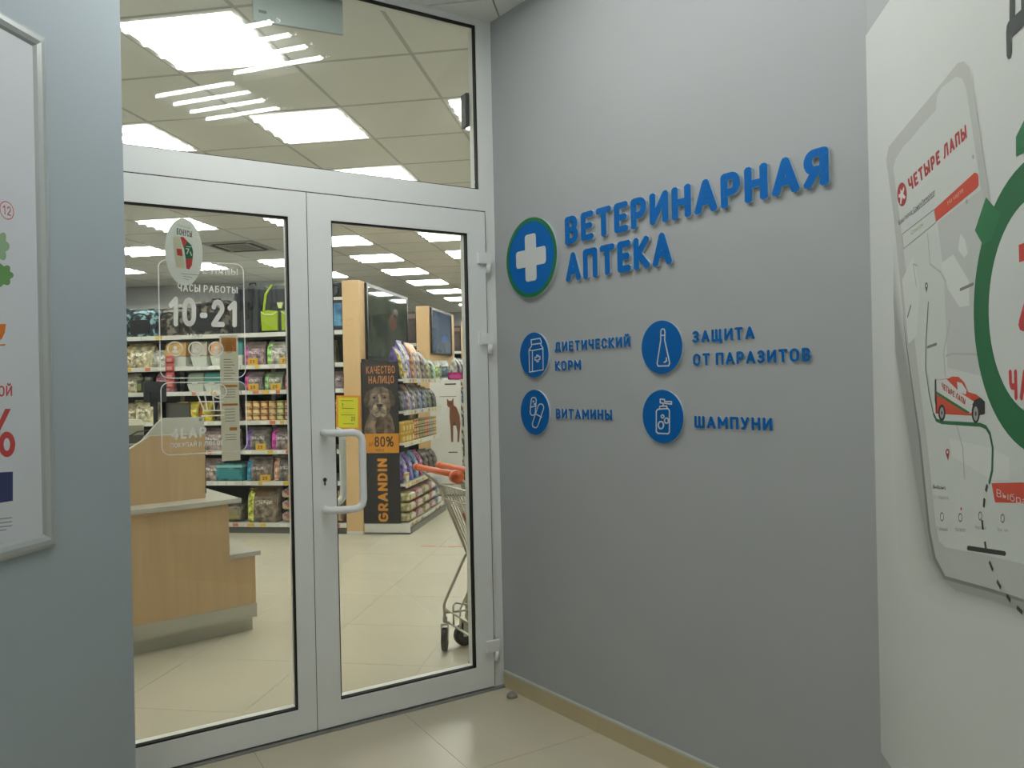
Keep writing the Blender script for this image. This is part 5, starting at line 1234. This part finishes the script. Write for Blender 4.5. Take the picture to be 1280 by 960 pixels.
# ================================================================== SHOPPING TROLLEYS
def trolley(label, loc, rot, group, yaw=0):
    t = thing('shopping_trolley', label, 'shopping trolley', loc, rot, group)
    Wd = .235       # half width at the handle
    wr = .0055
    def tub(name, path, r_=wr, m=M_METAL, par=None, n=6): return MB().tube(path, r_, n).build(name, m, par or t, smooth=True)
    # casters (rear pair and front pair)
    for sx, x in ((1, .02), (-1, .02), (1, .62), (-1, .62)):
        hw = Wd-.02 if x < .3 else .17
        c = MB().tube([(0, 0, .135), (0, 0, .165)], .012, 8); c.box((-.03, -.018, .128), (.03, .018, .136))
        c.slab([(-.028, .13), (.028, .13), (-.006, .05), (-.03, .05)], -.0185, -.015); c.slab([(-.028, .13), (.028, .13), (-.006, .05), (-.03, .05)], .015, .0185)
        co_ = c.build('caster', M_METAL, t, loc=(x, sx*hw, 0), rotz=yaw if (sx > 0 and x < .3) else 0)
        MB().cyl((-.018, -.0125, .056), (-.018, .0125, .056), .056, 20).build('wheel', flat(52, 50, 46), co_, smooth=False)
        MB().cyl((-.018, -.0135, .056), (-.018, .0135, .056), .038, 16).build('wheel_hub', flat(78, 76, 70), co_)
        MB().cyl((-.018, -.0190, .056), (-.018, .0190, .056), .009, 10).build('axle', M_METAL, co_)
    for sx in (1, -1):
        y = sx*(Wd-.02)
        tub('side_tube', [(.02, y, .150), (.018, y, .180), (.016, y, .222), (.022, y, .240), (.140, y*.98, .462), (.152, y*.97, .478)], .0075)
        tub('rear_post', [(.150, y*.97, .470), (.0, y*1.02, .840)], .006)
        tub('base_rail', [(.02, y, .185), (.62, sx*.17, .165)], .007)
        tub('handle_arm', [(.0, y*1.02, .84), (-.045, y*1.04, .88), (-.105, y*1.05, .935)], .008)
        tub('basket_side_rim', [(.0, y*1.02, .84), (.80, sx*.17, .80)], .006)
        tub('basket_floor_rail', [(.15, y*.97, .475), (.70, sx*.15, .52)], .005)
    tub('cross_bar', [(.02, -Wd+.02, .205), (.02, Wd-.02, .205)], .0055); tub('cross_bar', [(.02, -Wd+.02, .145), (.02, Wd-.02, .145)], .0055)
    tub('cross_bar', [(.62, -.17, .165), (.62, .17, .165)], .006); tub('cross_bar', [(.15, -Wd+.03, .475), (.15, Wd-.03, .475)], .006); tub('cross_bar', [(0, -Wd, .84), (0, Wd, .84)], .005); tub('cross_bar', [(.03, -Wd+.02, .765), (.03, Wd-.02, .765)], .004)
    tub('luggage_hoop', [(.02, .11, .15), (.02, .11, .245), (.03, .10, .26), (.20, .03, .22), (.6, .0, .17)], .005); tub('luggage_hoop', [(.02, .03, .15), (.02, .03, .245), (.10, .02, .40), (.16, .0, .46)], .005)
    hb = MB().cyl((-.105, -Wd-.02, .935), (-.105, Wd, .935), .0145, 12).build('handle', M_ORANGE, t, smooth=True)
    for yy, rr in ((Wd, .0175), (-Wd+.02, .030)):
        MB().cyl((-.105+(.006 if rr > .02 else 0), yy-.022, .935-(rr-.0145)*.6), (-.105+(.006 if rr > .02 else 0), yy+.018, .935-(rr-.0145)*.6), rr, 14).build('end_cap', M_ORANGE, hb, smooth=True)
    b = MB()
    for k in range(13):        # rear gate wires
        y = -Wd+.035+k*(2*Wd-.07)/12; b.tube([(.003, y*1.02, .838), (.150, y*.97, .477)], .0028, 5)
    b.build('rear_gate_wires', M_METAL, t, kind='stuff')
    b = MB()
    for k in range(14):        # side, front and floor wires
        f = k/13.; x0, x1 = .02+.76*f, .17+.52*f
        for sx in (1, -1): b.tube([(x0, sx*(Wd*(1-f)+.17*f), .84-.04*f), (x1, sx*(Wd*.95*(1-f)+.15*f), .48+.04*f)], .0028, 5)
    for k in range(9):
        y = -.15+k*.0375; b.tube([(.80, y*1.1, .80), (.70, y, .52), (.16, y*1.4, .48)], .0028, 5)
    for z, f in ((.74, .3), (.66, .6), (.60, .85)):
        b.tube([(.06+.12*f, Wd-.005, z), (.79-.1*f, .17-.01*f, z-.04), (.79-.1*f, -.17+.01*f, z-.04), (.06+.12*f, -Wd+.005, z)], .003, 5)
        b.tube([(.035+.095*f, -Wd+.02, z), (.035+.095*f, Wd-.02, z)], .003, 5)
    b.build('basket_wires', M_METAL, t, kind='stuff')
    MB().rings([[(.078, -.16, .70), (.078, .12, .70), (.090, .12, .70), (.090, -.16, .70)], [(.130, -.12, .565), (.130, .05, .565), (.142, .05, .565), (.142, -.12, .565)]]).build('child_seat_flap', flat(198, 76, 48), t)
    return t
TR0 = R(38)
def trp(fx, fy): return (fx, fy, 0)
far = Vector((-.977, 3.867)); nrm = Vector((-math.sin(TR0), math.cos(TR0))); dirv = Vector((math.cos(TR0), math.sin(TR0)))
base = far-nrm*.215-dirv*.02
trolley('nearer shopping trolley with orange handle behind the right door', (base.x, base.y, 0), TR0, 'nested shopping trolleys', R(58))
b2_ = base+dirv*.125
t2 = trolley('shopping trolley nested inside the nearer one, its handle farther right', (b2_.x, b2_.y, 0), TR0, 'nested shopping trolleys')

# red tape on the shop floor
for k, (a, c) in enumerate(((-1.79, -1.66), (-1.63, -1.615), (-1.60, -1.585), (-1.56, -1.40), (-1.38, -1.2))):
    t = MB().box((a, 6.322, .0), (c, 6.342, .0012)).build('floor_tape', flat(196, 86, 70), None, 'strip of worn red floor tape before the end shelf, %s from the left' % ordn[k], 'tape', 'pieces of red floor tape')
